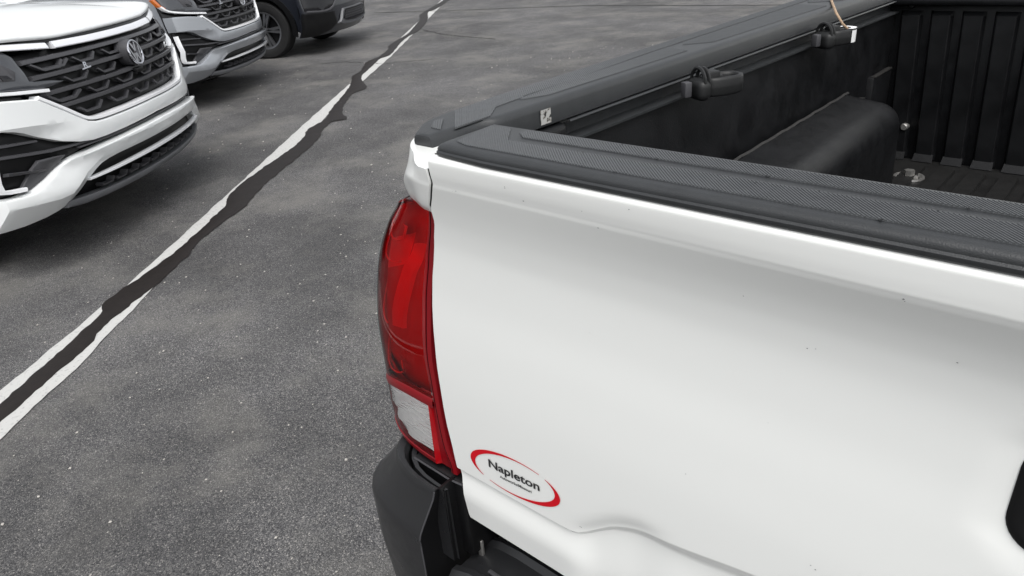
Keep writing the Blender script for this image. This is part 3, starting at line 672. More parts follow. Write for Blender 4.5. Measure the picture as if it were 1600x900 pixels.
# ---- bumper step between the corners
m = MB(); prof = [(.05, .600), (.045, .612), (.035, .615), (.028, .606), (.015, .603), (-.02, .603), (-.026, .612), (-.036, .612), (-.044, .603), (-.10, .603), (-.110, .598), (-.114, .585), (-.114, .44), (-.10, .425)]
xs_b = [-.755 + .0377 * k for k in range(41)]
def bs_pt(j, x):
    y, z = prof[int(j)]; e = sst(.70, .757, abs(x)); return (x, y, z - .020 * e)
m.grid(bs_pt, list(range(len(prof))), xs_b); bst = m.build('rear_bumper', 'bumper', truck, angle=30)
for k in range(14):
    x0 = -.70 + k * .1
    MB().box(x0, x0 + .065, -.016, -.009, .6025, .6065).build('step_cleat', 'grey', bst, bevel=.0015)
m = MB()
for i in range(110):
    for j in range(6): x0 = -.69 + i * .0125; y0 = -.095 + j * .0085; m.box(x0 + (j % 2) * .006, x0 + .006 + (j % 2) * .006, y0, y0 + .004, .6026, .6042)
tag(m.build('step_pad', 'black', bst), kind='stuff')

# ---- bed floor, bulkhead with ribs
fl = MB().box(-.74, .74, .06, 1.64, .70, .785); floor_o = fl.build('bed_floor', 'liner_floor', truck)
SH = .022                                       # slight lean of the pressed ribs
def rib_mesh():
    m = MB(); w_ = .0205
    def P(t, j):      # t along height 0..1, j across
        a = [(-w_ - .005, 0), (-w_, -.012), (-w_ + .002, -.0135), (w_ - .002, -.0135), (w_, -.012), (w_ + .005, 0)][j]
        z = lerp(.790, 1.158, t); return (a[0] + SH * (1 - t) * .9, a[1], z)
    m.grid(lambda j, t: P(t, int(j)), list(range(6)), [0, .04, .5, .96, .985])
    top = [P(.985, j) for j in range(6)]; m.add(top + [(p[0] * 1.0, 0.0, 1.162) for p in top], [(j, j + 1, 7 + j, 6 + j) for j in range(5)])
    m.add([(-w_ - .002 + SH * .9, -.0128, .806), (w_ + .002 + SH * .9, -.0128, .806), (w_ + .004 + SH * .9, -.024, .787), (-w_ - .004 + SH * .9, -.024, .787)], [(0, 1, 2, 3)])
    return m.mesh('rib', 'liner', angle=30)
bk = MB().box(-.74, .74, 1.60, 1.655, .78, 1.19); bk.box(-.74, .74, 1.572, 1.66, 1.178, 1.196)
bulk = bk.build('bulkhead', 'liner', truck, bevel=.006)
rm = rib_mesh(); frm = None
fm = MB(); fm.add([(x, y, z) for y in (.12, .125, 1.50, 1.525) for x, z in ((-.021, .785), (-.0185, .7935), (.0185, .7935), (.021, .785))], [(4*j + k, 4*j + k + 1, 4*j + k + 5, 4*j + k + 4) for j in range(3) for k in range(3)] + [(0, 1, 2, 3), (12, 13, 14, 15)])
frm = fm.mesh('rib', 'liner_floor', angle=30)
for k in range(20):
    x = -.6645 + .0685 * k
    o = bpy.data.objects.new('rib', rm); C.objects.link(o); o.parent = bulk; o.location = (x, 1.60, 0)
    if abs(x + SH) < .575:
        o = bpy.data.objects.new('rib', frm); C.objects.link(o); o.parent = floor_o; o.location = (x + SH, 0, 0)
for x, z in ((-.667, 1.176), (-.30, 1.176), (.05, 1.176), (.42, 1.176)):
    MB().lathe([(1.590, .0), (1.590, .006), (1.594, .0085), (1.60, .0085)], 12, 'y', (x, 0, z)).build('rivet', 'liner', bulk)
MB().lathe([(1.578, .0), (1.578, .007), (1.582, .010), (1.60, .010)], 14, 'y', (-.634, 0, .873)).build('drain_plug', 'steel', bulk)
for x in (-.578, .578):
    b = MB().lathe([(.786, .036), (.7905, .035), (.7905, .030), (.7868, .027), (.7862, .024)], 24, 'z', (x * .985, 1.44, 0)); a = b.build('tie_down_cup', 'steel', floor_o)
    MB().lathe([(.786, .022), (.7915, .022), (.7935, .016), (.7935, .0125), (.806, .0125), (.807, .0)], 6, 'z', (x * .985, 1.438, 0)).build('bolt', 'steel', floor_o, angle=20)

# ---- tie-down cleats on the left cargo rail
def cleat(cx, cy, rz, white, z=1.172):
    ce = empty('tie_down_cleat', (cx, cy, z), rz); ce.parent = truck; ce.scale = (.9, .9, .92)
    def ring(Lh, Wh, n=40): 
        P = []
        for k in range(n):
            a = 2 * math.pi * k / n; c_, s_ = math.cos(a), math.sin(a); P.append((math.copysign(abs(c_) ** .72, c_) * Lh, math.copysign(abs(s_) ** .8, s_) * Wh))
        return P
    o_, i_ = ring(.041, .027), ring(.0305, .0165); n = len(o_); hz = .0165; m = MB()
    def rp(k, j):
        a = 2 * math.pi * j / 12; c_, s_ = math.cos(a), math.sin(a); w_ = math.copysign(abs(c_) ** .7, c_); h_ = math.copysign(abs(s_) ** .55, s_)
        t = .5 - .5 * w_; return (lerp(o_[k][0], i_[k][0], t) + .030, lerp(o_[k][1], i_[k][1], t), hz * h_)
    m.grid(lambda k, j: rp(int(k), int(j) % 12), list(range(n)), list(range(13)), closed_u=True); m.build('strap_loop', 'rubber', ce, angle=50)
    m = MB().box(-.030, -.002, -.026, .026, -.021, .015); m.build('base', 'rubber', ce, bevel=.012, seg=4)
    m = MB()
    for k, (x0, rr) in enumerate(((-.018, .019), (-.008, .0175))):
        m.tube([(x0, rr * 1.15 * math.cos(a), .010 + rr * 1.25 * math.sin(a)) for a in [math.pi * q / 16 for q in range(17)]], .0032, 6)
    m.build('ring_pull', 'rubber', ce)
    m = MB().box(-.004, .020, -.013, .013, .000, .026); m.box(.018, .028, -.010, .010, .006, .018); m.build('latch', 'rubber', ce, bevel=.003)
    m = MB().box(-.052, -.038, -.012, .004, -.012, .014); m.build('stop_bracket', 'grey', ce, bevel=.002)
    if white:
        m = MB(); o2 = ring(.0418, .0278)
        ids = [k for k in range(n) if o_[k][0] > .004]; ids = sorted(ids, key=lambda k: math.atan2(o_[k][1], o_[k][0]))
        m.grid(lambda q, z: (o2[ids[int(q)]][0] + .030, o2[ids[int(q)]][1], z), list(range(len(ids))), [-hz * .8, -hz * .4, 0, hz * .4, hz * .8])
        m.grid(lambda q, z: ((o2 if z else i_)[ids[int(q)]][0] + .030, (o2 if z else i_)[ids[int(q)]][1], hz + .0006), list(range(len(ids))), [0, 1])
        wb = m.build('white_band', 'white_plastic', ce, angle=60)
        MB().add([(.0722, -.004, -.003), (.0722, .002, -.003), (.0722, -.001, .004)], [(0, 1, 2)]).build('band_mark', 'black_ink', wb)
        tag(ce, 'black cleat with a white band round its loop')
    return ce
cleat(-.696, .580, math.radians(62), False, 1.179)
cleat(-.688, 1.092, math.radians(68), True, 1.174)
cd = MB().tube([(-.664, 1.125, 1.188), (-.672, 1.115, 1.199), (-.690, 1.122, 1.2195), (-.703, 1.145, 1.2262), (-.73, 1.21, 1.2266), (-.761, 1.286, 1.2268), (-.80, 1.385, 1.2268), (-.845, 1.50, 1.2255), (-.860, 1.535, 1.216), (-.868, 1.555, 1.19), (-.885, 1.57, 1.13), (-.94, 1.58, 1.02)], .0026, 7)
tag(cd.build('cord', 'cord'), 'thin tan cord tied to the white banded cleat and laid over the bed rail', 'cord')

# ---- cab, bonnet and wheels (in front of the bed)
def slab(name, prof, wfn, mats, parent, arcs=(), y_ax=True, bevel=.02):
    """side profile (y, z) spread to width wfn(y, z)"""
    P = list(prof); n = len(P); m = MB()
    m.add([(-wfn(y, z), y, z) for y, z in P] + [(wfn(y, z), y, z) for y, z in P], [(i, (i+1) % n, n + (i+1) % n, n + i) for i in range(n)] + [tuple(range(n)), tuple(range(n, 2*n))])
    return m.build(name, mats, parent, bevel=bevel, seg=3, angle=35)
def arc(yc, zc_, r_, a0, a1, n=14): return [(yc + r_ * math.cos(math.radians(lerp(a0, a1, k / n))), zc_ + r_ * math.sin(math.radians(lerp(a0, a1, k / n)))) for k in range(n + 1)]
wf = lambda y, z: lerp(.90, .66, sst(1.15, 1.75, z)) if z > 1.0 else .92
slab('cab', [(1.69, .50), (1.68, 1.20), (1.76, 1.30), (1.98, 1.76), (2.15, 1.79), (2.95, 1.79), (3.10, 1.77), (3.80, 1.24), (3.82, .50)], wf, 'white', truck)
slab('front_body', [(3.83, .52), (3.83, 1.225), (4.6, 1.17), (4.98, 1.08), (5.06, .9), (5.08, .5), (4.86, .5)] + arc(4.42, .40, .44, 10, 170) , lambda y, z: lerp(.93, .84, sst(4.4, 5.1, y)), 'white', truck)
wn = MB(); wn.add([(-.60, 1.792, 1.345), (.60, 1.792, 1.345), (.56, 1.942, 1.665), (-.56, 1.942, 1.665)], [(0, 1, 2, 3)]); wn.build('rear_window', 'glass', truck)
wn = MB(); wn.add([(-.62, 3.70, 1.325), (.62, 3.70, 1.325), (.57, 3.16, 1.735), (-.57, 3.16, 1.735)], [(0, 1, 2, 3)]); wn.build('windscreen', 'glass', truck)
for sx in (-1, 1):
    wn = MB(); wn.add([(sx * .885, 1.95, 1.28), (sx * .885, 3.45, 1.28), (sx * .725, 3.05, 1.69), (sx * .725, 2.12, 1.69)], [(0, 1, 2, 3)]); wn.build('side_window', 'glass', truck)
def wheel(parent, c, R_=.38, W_=.12, sgn=-1):
    we = empty('wheel', c); we.parent = parent
    MB().lathe([(sgn * -W_, R_ * .62), (sgn * -W_, R_ * .93), (sgn * -W_ * .8, R_), (sgn * W_ * .8, R_), (sgn * W_ * .98, R_ * .95), (sgn * W_, R_ * .86), (sgn * W_ * .96, R_ * .70), (sgn * W_ * .86, R_ * .655)], 48).build('tyre', 'tyre', we, angle=35)
    m = MB().lathe([(sgn * W_ * .88, R_ * .66), (sgn * W_ * .84, R_ * .60), (sgn * W_ * .3, R_ * .57), (sgn * W_ * .2, 0)], 40, mfn=lambda i, j: 1 if j == 2 else 0)
    for k in range(5):
        for dd in (-.13, .13):
            a = 2 * math.pi * k / 5 + dd; ca, sa = math.cos(a), math.sin(a)
            def xf(p): r_, q, x = p; return (x, r_ * ca - q * sa, r_ * sa + q * ca)
            m.box(R_ * .1, R_ * .62, -.017, .017, sgn * W_ * .45, sgn * W_ * .80, 0, xf)
    m.lathe([(sgn * W_ * .82, 0), (sgn * W_ * .82, R_ * .11), (sgn * W_ * .5, R_ * .14)], 20)
    m.build('rim', ['rim', 'black'], we, angle=30)
    return we
for yy in (1.0, 4.42):
    for sx in (-1, 1): wheel(truck, (sx * .80, yy, .38), .38, .125, sx)
fr = MB().box(-.42, .42, .2, 4.9, .42, .56); fr.box(-.70, .70, .90, 1.10, .32, .44); fr.build('chassis', 'black', truck)

# ================================================================== SUVs parked along the line
BZ, BB = [.2, .25, .31, .41, .5, .55, .6, .7, .95, 1.05, 1.1, 1.3], [-.1, -.06, -.03, 0, 0, .02, .01, -.01, -.05, -.09, -.12, -.3]
BFN = pch(BZ, BB)
def Bf(a, z): return -.2 * a * a - .06 * abs(a) ** 6 + BFN(z)
def W3(a, z, off=0): return (-a, Bf(a, z) + off, z)
def mirror_poly(P):
    """P runs from the near side to the middle along the top, then back along the bottom: list of (top, bottom)"""
    top, bot = P; return top + [(-a, z) for a, z in reversed(top)][0:] + [(-a, z) for a, z in bot][::1] + list(reversed(bot))
def chaikin(P, n=1, closed=True):
    for _ in range(n):
        Q = []
        for i in range(len(P) if closed else len(P) - 1):
            p, q = P[i], P[(i+1) % len(P)]; Q += [(lerp(p[0], q[0], .25), lerp(p[1], q[1], .25)), (lerp(p[0], q[0], .75), lerp(p[1], q[1], .75))]
        P = Q if closed else [P[0]] + Q + [P[-1]]
    return P
def dedupe(P):
    Q = []
    for p in P:
        if not Q or math.hypot(p[0] - Q[-1][0], p[1] - Q[-1][1]) > 1e-4: Q.append(p)
    if math.hypot(Q[0][0] - Q[-1][0], Q[0][1] - Q[-1][1]) < 1e-4: Q.pop()
    return Q
def inset(P, d):
    n = len(P); area = sum(P[i][0] * P[(i+1) % n][1] - P[(i+1) % n][0] * P[i][1] for i in range(n)); sg = 1 if area > 0 else -1; Q = []
    for i in range(n):
        a, b, c = Vector(P[i-1]), Vector(P[i]), Vector(P[(i+1) % n]); e1 = (b - a).normalized(); e2 = (c - b).normalized()
        n1 = Vector((-e1.y, e1.x)) * sg; n2 = Vector((-e2.y, e2.x)) * sg; m_ = n1 + n2
        m_ = m_ / max(.4, m_.length_squared / 2) if m_.length > .1 else n1
        Q.append(tuple(b + m_ * d))
    return Q
def panel(name, poly, mats, parent, off=0, depth=.04, cell=.06, rnd=.006, ofn=None, smooth=0, cuts=(), angle=42):
    poly = dedupe(chaikin(poly, smooth) if smooth else poly); ins = inset(poly, rnd)
    bm = bmesh.new(); f = bm.faces.new([bm.verts.new((a, z, 0)) for a, z in ins])
    bmesh.ops.triangulate(bm, faces=[f])
    lo = min(a for a, _ in ins); hi = max(a for a, _ in ins); zl = min(z for _, z in ins); zh = max(z for _, z in ins)
    for k in range(1, int((hi - lo) / cell) + 1): bmesh.ops.bisect_plane(bm, geom=bm.verts[:] + bm.edges[:] + bm.faces[:], plane_co=(lo + k * cell, 0, 0), plane_no=(1, 0, 0))
    for k in range(1, int((zh - zl) / cell) + 1): bmesh.ops.bisect_plane(bm, geom=bm.verts[:] + bm.edges[:] + bm.faces[:], plane_co=(0, zl + k * cell, 0), plane_no=(0, 1, 0))
    for line in cuts:
        for p, q in zip(line[:-1], line[1:]):
            a0, a1 = sorted((p[0], q[0])); fs = [f for f in bm.faces if min(v.co.x for v in f.verts) < a1 - 1e-5 and max(v.co.x for v in f.verts) > a0 + 1e-5 and abs(f.calc_center_median().y - (p[1] + q[1]) / 2) < .12]
            d = Vector((q[0] - p[0], q[1] - p[1], 0)); geo = list({x for f in fs for x in list(f.verts) + list(f.edges)} | set(fs))
            if geo: bmesh.ops.bisect_plane(bm, geom=geo, plane_co=(p[0], p[1], 0), plane_no=(-d.y, d.x, 0))
    bm.edges.ensure_lookup_table()
    be = [e for e in bm.edges if len(e.link_faces) == 1]
    O = lambda a, z: off + (ofn(a, z) if ofn else 0)
    rings = {}
    m = MB(); idx = {}
    def vid(v, extra, dd):
        key = (v.index, extra)
        if key not in idx:
            a, z = v.co.x, v.co.y
            if extra:                     # move outwards to the true outline
                a, z = a + outn[v.index][0] * rnd, z + outn[v.index][1] * rnd
            m.v.append(W3(a, z, O(v.co.x, v.co.y) - dd)); idx[key] = len(m.v) - 1
        return idx[key]
    bm.verts.index_update(); outn = {}
    for e in be:
        fc = e.link_faces[0].calc_center_median(); mid = (e.verts[0].co + e.verts[1].co) / 2; d = (e.verts[1].co - e.verts[0].co).normalized(); nn = Vector((-d.y, d.x, 0))
        if nn.dot(mid - fc) < 0: nn = -nn
        for v in e.verts: outn.setdefault(v.index, Vector((0, 0, 0))); outn[v.index] = outn[v.index] + nn
    for k in outn: outn[k] = outn[k].normalized() if outn[k].length else outn[k]
    for fc in bm.faces: m.f.append(tuple(vid(v, 0, 0) for v in fc.verts)); m.m.append(0)
    for e in be:
        a, b = e.verts
        q0, q1 = vid(a, 0, 0), vid(b, 0, 0); q2, q3 = vid(b, 1, rnd * .6), vid(a, 1, rnd * .6); q4, q5 = vid(b, 2, depth), vid(a, 2, depth)
        m.f += [(q0, q1, q2, q3), (q3, q2, q4, q5)]; m.m += [0, 0]
    bm.free()
    return m.build(name, mats, parent, angle=angle)
def ribbon(name, path, width, mats, parent, off=.0, thick=.02, n_sub=1, taper=None):
    P = chaikin(path, n_sub, False) if n_sub else path
    Q = []
    for i in range(len(P) - 1):
        k = max(1, int(math.hypot(P[i+1][0] - P[i][0], P[i+1][1] - P[i][1]) / .05))
        Q += [(lerp(P[i][0], P[i+1][0], j / k), lerp(P[i][1], P[i+1][1], j / k)) for j in range(k)]
    Q.append(P[-1]); m = MB(); V = []
    for i, p in enumerate(Q):
        a = Vector(Q[max(0, i-1)]); b = Vector(Q[min(len(Q)-1, i+1)]); t = (b - a).normalized(); nn = Vector((-t.y, t.x)); hw = width / 2 * (taper(i / (len(Q)-1)) if taper else 1)
        for s_, o_ in ((-1, -thick), (-1, -.002), (-.72, .0025), (.72, .0025), (1, -.002), (1, -thick)):
            V.append(W3(p[0] + nn.x * hw * s_, p[1] + nn.y * hw * s_, off + o_))
    n = len(Q); m.add(V, [(6*i + k, 6*i + k + 1, 6*i + 7 + k, 6*i + 6 + k) for i in range(n - 1) for k in range(5)] + [tuple(range(6)), tuple(range(6*n - 6, 6*n))])
    return m.build(name, mats, parent, angle=40)
def sym(P): return P + [(-a, z) for a, z in reversed(P) if abs(a) > 1e-6]

def car_body(root, paint, R_=.37, dark=False):
    wfn = lambda y, z: (lerp(.985, .68, sst(1.12, 1.75, z)) if z > 1.05 else lerp(.99, .96, sst(.6, .28, z))) * lerp(1, .94, sst(-4.3, -4.85, y)) * lerp(.985, 1, sst(-.3, -.8, y))
    pr = [(-.42, .30), (-.40, .75), (-.44, 1.06), (-1.16, 1.215), (-1.95, 1.68), (-2.2, 1.72), (-4.0, 1.73), (-4.3, 1.70), (-4.78, 1.22), (-4.85, .6), (-4.8, .36), (-4.36, .30)] + arc(-3.92, .37, .44, -10, 190, 16)[::1] + [(-3.45, .28), (-1.42, .28)] + arc(-.96, .37, .44, 190, -10, 16)[::1]
    # order: underside arcs run front to rear in the same sense as the outline
    low = [(-4.36, .30)] + [(-3.92 + .44 * math.cos(math.radians(a)), .37 + .44 * math.sin(math.radians(a))) for a in range(190, -11, -12)] + [(-3.45, .28), (-1.42, .28)] + [(-.96 + .44 * math.cos(math.radians(a)), .37 + .44 * math.sin(math.radians(a))) for a in range(190, -11, -12)]
    pr = [(-.42, .30), (-.40, .75), (-.44, 1.06), (-1.16, 1.215), (-1.95, 1.68), (-2.2, 1.72), (-4.0, 1.73), (-4.3, 1.70), (-4.78, 1.22), (-4.85, .6), (-4.8, .36)] + low
    n = len(pr); m = MB(); V = [(-wfn(y, z), y, z) for y, z in pr] + [(wfn(y, z), y, z) for y, z in pr]
    m.add(V, [(i, (i+1) % n, n + (i+1) % n, n + i) for i in range(n)])
    m.m = [1 if (i >= 10) else 0 for i in range(n)]
    bm = bmesh.new(); f = bm.faces.new([bm.verts.new((y, z, 0)) for y, z in pr]); bm.verts.index_update(); res = bmesh.ops.triangulate(bm, faces=[f]); tr = [tuple(v.index for v in q.verts) for q in bm.faces]; bm.free()
    m.f += tr + [tuple(i + n for i in t) for t in tr]; m.m += [0] * (2 * len(tr))
    m.build('body', [paint, 'black'], root, angle=35)
    for sx in (-1, 1):
        MB().add([(sx * lerp(.985, .70, q[2]), q[0], q[1]) for q in ((-1.35, 1.20, .12), (-4.45, 1.24, .17), (-4.15, 1.64, .90), (-2.02, 1.64, .90))], [(0, 1, 2, 3)]).build('side_window', 'glass', root)
        ac = MB(); ac.grid(lambda k, t: (sx * (.975 + (.0, .022, .022, .0)[int(k)]), -.96 + [.43, .43, .50, .50][int(k)] * math.cos(t), .37 + [.43, .43, .50, .50][int(k)] * math.sin(t)), [0, 1, 2, 3], [math.radians(a) for a in range(-12, 193, 8)])
        ac.build('arch_trim', 'black' if dark else paint, root, angle=40)
    MB().add([(-.80, -1.20, 1.245), (.80, -1.20, 1.245), (.66, -1.92, 1.675), (-.66, -1.92, 1.675)], [(0, 1, 2, 3)]).build('windscreen', 'glass', root)
    w0 = None
    for sx in (-1, 1):
        w0 = wheel(root, (sx * .855, -.96, R_), R_, .115, sx); c = copy_tree(w0, root); c.location = (sx * .855, -3.92, R_)
    # bonnet
    hz = lambda a: .027 * sst(.42, .80, abs(a)) - .010 * sst(.80, .96, abs(a))
    rows = [(-.012, 1.078), (-.004, 1.082), (-.001, 1.090), (-.006, 1.100), (-.022, 1.112), (-.055, 1.124), (-.11, 1.137), (-.2, 1.152), (-.35, 1.170), (-.55, 1.190), (-.8, 1.210), (-1.17, 1.235)]
    av = [-.955 + 1.91 * k / 48 for k in range(49)]
    def hood_pt(a, j):
        ob, z = rows[int(j)]; b0 = Bf(a, 1.088); t = j / (len(rows) - 1); b = b0 + ob * lerp(1, (1.17 + b0) / 1.17, 1)
        zz = z + hz(a) * (1 - sst(5, 11, j)) - .03 * a * a * sst(3, 9, j) + .007 * (sst(.50, .46, abs(a)) ) * sst(4, 8, j)
        return (-a, b, zz - .02 * sst(.90, .96, abs(a)))
    m = MB(); m.grid(lambda a, j: (lambda p: (p[0], p[1], p[2] + .010))(hood_pt(a, j)), av, list(range(len(rows)))); m.build('bonnet', paint, root, angle=50)

def suv_front(root, paint, badge=True):
    P = [(-1.03, .25), (-1.03, 1.04), (-.8, 1.10), (.8, 1.10), (1.03, 1.04), (1.03, .25)]
    panel('fascia_backing', P, 'gloss', root, off=-.085, depth=.02, cell=.09)
    # --- upper bumper
    top = [(-1.04, .885), (-.905, .872), (-.776, .850), (-.754, .834), (-.708, .795), (-.655, .753), (-.600, .709), (-.565, .685), (-.520, .672), (-.467, .668), (-.24, .668), (0, .670)]
    bot = [(0, .597), (-.321, .589), (-.500, .587), (-.580, .589), (-.656, .601), (-.734, .627), (-.790, .658), (-.839, .686), (-.880, .712), (-.920, .730), (-.963, .742), (-1.04, .748)]
    poly = top + [(-a, z) for a, z in reversed(top[:-1])] + [(-a, z) for a, z in reversed(bot[1:])] + bot
    def ofu(a, z):
        a = abs(a); cr_ = itp(a, [.6, .71, .855, .96, 1.1], [.70, .716, .738, .750, .755])
        return -.62 * min(.05, max(0, cr_ - z)) * sst(.60, .84, a) - .012 * sst(.64, .59, z)
    panel('upper_bumper', poly, paint, root, off=.012, depth=.09, cell=.03, rnd=.007, ofn=ofu, angle=26, cuts=[[(sx * a, z) for a, z in ((.62, .702), (.71, .716), (.855, .738), (.96, .750), (1.1, .755))] for sx in (-1, 1)])
    # --- lower bumper sweep
    top = [(-1.06, .437), (-.985, .431), (-.950, .434), (-.910, .450), (-.849, .481), (-.795, .513), (-.755, .531), (-.700, .541), (-.60, .548), (-.486, .554), (-.238, .562), (0, .566)]
    bot = [(0, .480), (-.30, .481), (-.45, .480), (-.529, .474), (-.580, .462), (-.620, .444), (-.683, .404), (-.740, .356), (-.790, .320), (-.830, .298), (-.88, .282), (-.96, .269), (-1.06, .267)]
    poly = top + [(-a, z) for a, z in reversed(top[:-1])] + [(-a, z) for a, z in reversed(bot[1:])] + bot
    def ofl(a, z):
        a = abs(a); fz = itp(a, [0, .593, .695, .80, .861, .976, 1.06], [.500, .494, .452, .372, .366, .377, .385]); return -.62 * max(0, fz - z) - .22 * max(0, z - fz - .03)
    panel('lower_bumper', poly, paint, root, off=.028, depth=.09, cell=.03, rnd=.006, ofn=ofl, angle=24, cuts=[[(sx * a, z) for a, z in ((0, .500), (.593, .494), (.695, .452), (.80, .372), (.861, .366), (.976, .377), (1.06, .385))] for sx in (-1, 1)])
    # --- black grille insert
    gp = [(-.735, 1.046), (-.738, .925), (-.745, .845), (-.700, .800), (-.650, .760), (-.590, .712), (-.545, .692), (-.467, .682), (0, .684)]
    poly = gp + [(-a, z) for a, z in reversed(gp[:-1])]
    grille = panel('grille', poly, 'black', root, off=-.045, depth=.02, cell=.08)
    hw = lambda z: itp(z, [.70, .783, .855, .925, 1.05], [.53, .640, .700, .722, .728])
    for z in (1.012, .936, .856, .784):
        ribbon('grille_bar', sym([(-hw(z), z), (-.35, z), (0, z)]), .021, 'grillebar', grille, off=-.008, thick=.03, n_sub=0)
    for row, (zm, ph) in enumerate(((.974, .115), (.895, 0), (.818, .115), (.738, 0))):
        for k in range(-4, 5):
            c = k * .235 + ph - (.0 if ph == 0 else .235 * 0); 
            for cc in (c,):
                if abs(cc) + .085 > hw(zm - .01) + .015 or (abs(cc) < .09 and row in (0, 1, 2)): continue
                ribbon('grille_hook', [(cc - .083, zm + .015), (cc - .046, zm - .012), (cc + .042, zm - .012), (cc + .080, zm + .018)], .012, 'grillebar', grille, off=-.012, thick=.02, n_sub=0)
    # wide outer hooks
    for sx in (-1, 1):
        for zm, a0, a1 in ((.984, .690, .475), (.830, .690, .495)):
            P = [(-a0, zm + .016), (-a0 + .045, zm - .018), (-a1 - .045, zm - .019), (-a1, zm + .006)]
            ribbon('grille_hook', [(sx * a * -1, z) for a, z in P], .014, 'grillebar', grille, off=-.012, thick=.02, n_sub=0)
    # --- chrome outline of the grille
    cp_ = [(-.760, .852), (-.708, .812), (-.655, .770), (-.600, .725), (-.568, .702), (-.530, .690), (-.467, .684), (-.24, .684), (0, .686)]
    ribbon('grille_chrome', sym(cp_), .019, 'chrome', root, off=.012, thick=.05, n_sub=1)
    ribbon('top_chrome', sym([(-.510, 1.064), (-.25, 1.058), (0, 1.057)]), .034, 'satin', root, off=.004, thick=.05, n_sub=0)
    ribbon('bonnet_gap', sym([(-.97, 1.139), (-.75, 1.111), (-.545, 1.086), (-.25, 1.081), (0, 1.080)]), .014, 'black', root, off=-.002, thick=.04, n_sub=0)
    for sx in (-1, 1):
        ribbon('light_strip', [(-.545 * sx, 1.066), (-.75 * sx, 1.091), (-.97 * sx, 1.120)], .030, 'satin', root, off=.004, thick=.05, n_sub=0)
        lens = [(-1.04, 1.10), (-.96, 1.100), (-.76, 1.075), (-.737, 1.046), (-.735, .930), (-.565, .895), (-.690, .882), (-.90, .915), (-1.04, .935)]
        hd = panel('headlight', [(a * sx, z) for a, z in lens], 'headlamp', root, off=-.012, depth=.05, cell=.08)
        panel('projector', [(a * sx, z) for a, z in ((-.90, 1.04), (-.815, 1.033), (-.775, .982), (-.80, .945), (-.88, .955))], 'grey', hd, off=-.008, depth=.02, cell=.1, rnd=.004)
        panel('projector', [(a * sx, z) for a, z in ((-.855, .985), (-.820, .975), (-.805, .953), (-.850, .955))], 'gloss', hd, off=-.004, depth=.02, cell=.1, rnd=.004)
        ribbon('headlight_trim', [(-1.07 * sx, .985), (-1.045 * sx, .945), (-1.0 * sx, .925), (-.89 * sx, .900), (-.685 * sx, .872)], .017, 'chrome', root, off=.004, thick=.03, n_sub=1)
        ribbon('side_marker', [(-1.085 * sx, 1.05), (-1.072 * sx, .992), (-1.050 * sx, .962)], .022, 'amber', root, off=.002, thick=.03, n_sub=0)
        # corner vent with blades and bright L trim
        vent = panel('side_vent', [(a * sx, z) for a, z in ((-1.03, .745), (-.92, .732), (-.84, .688), (-.73, .628), (-.62, .600), (-.55, .575), (-.70, .545), (-.80, .515), (-.95, .440), (-1.03, .445))], 'black', root, off=-.052, depth=.02, cell=.08)
        for P in ([(-1.0, .678), (-.834, .660)], [(-1.0, .626), (-.80, .598), (-.55, .585), (-.30, .583)], [(-1.0, .545), (-.847, .516)]):
            ribbon('vent_blade', [(a * sx, z) for a, z in P], .016, 'grillebar', vent, off=-.024, thick=.03, n_sub=0, taper=lambda t: 1 - .35 * t)
        panel('vent_plate', [(a * sx, z) for a, z in ((-.867, .572), (-.743, .562), (-.80, .520), (-.860, .480), (-.956, .437), (-.976, .441), (-.918, .511), (-.905, .541))], 'grey', vent, off=-.028, depth=.02, cell=.06, rnd=.003)
        ribbon('vent_trim', [(-1.043 * sx, .715), (-1.045 * sx, .60), (-1.042 * sx, .483), (-1.030 * sx, .466), (-.957 * sx, .457)], .021, 'chrome', root, off=-.006, thick=.025, n_sub=1)
    ribbon('slot_bar', sym([(-.66, .574), (-.445, .573), (0, .578)]), .010, 'grillebar', root, off=-.02, thick=.02, n_sub=0)
    # --- lower grille
    low = [(-.60, .462), (-.70, .392), (-.80, .312), (-.62, .300), (0, .300)]
    intake = panel('lower_grille', [(a, z) for a, z in low[:-1]] + [(-a, z) for a, z in reversed(low[:-1])], 'black', root, off=-.055, depth=.02, cell=.08)
    ribbon('lower_chrome', sym([(-.683, .408), (-.562, .409), (-.30, .414), (0, .416)]), .019, 'chrome', root, off=.016, thick=.03, n_sub=0, taper=lambda t: .65 + .35 * math.sin(math.pi * t))
    for k in range(11):
        c = -.54 + k * .108
        ribbon('intake_hook', [(c - .042, .352), (c - .036, .338), (c + .034, .338), (c + .040, .366)], .010, 'grey', intake, off=-.010, thick=.04, n_sub=0)
    lp = [(-.80, .334), (-.70, .324), (-.55, .316), (-.30, .314), (0, .314)]; lb = [(0, .278), (-.30, .278), (-.55, .280), (-.70, .284), (-.81, .296)]
    panel('chin_lip', lp + [(-a, z) for a, z in reversed(lp[:-1])] + [(-a, z) for a, z in reversed(lb[1:])] + lb, 'skid', root, off=.012, depth=.12, cell=.05, rnd=.008)
    MB().box(-.72, .72, -1.4, -.24, .262, .29).build('undertray', 'black', root)
    # --- round badge with the two letters
    b = MB(); bz = .938; b0 = Bf(0, .93) + .030; ca, sa = math.cos(.18), math.sin(.18)
    def bpnt(x, z, o=0): return (-x, b0 + o * ca - z * sa, bz + z * ca + o * sa)
    b.tube([bpnt(.065 * math.cos(2 * math.pi * k / 40), .065 * math.sin(2 * math.pi * k / 40), .004) for k in range(40)], .0065, 8, closed=True)
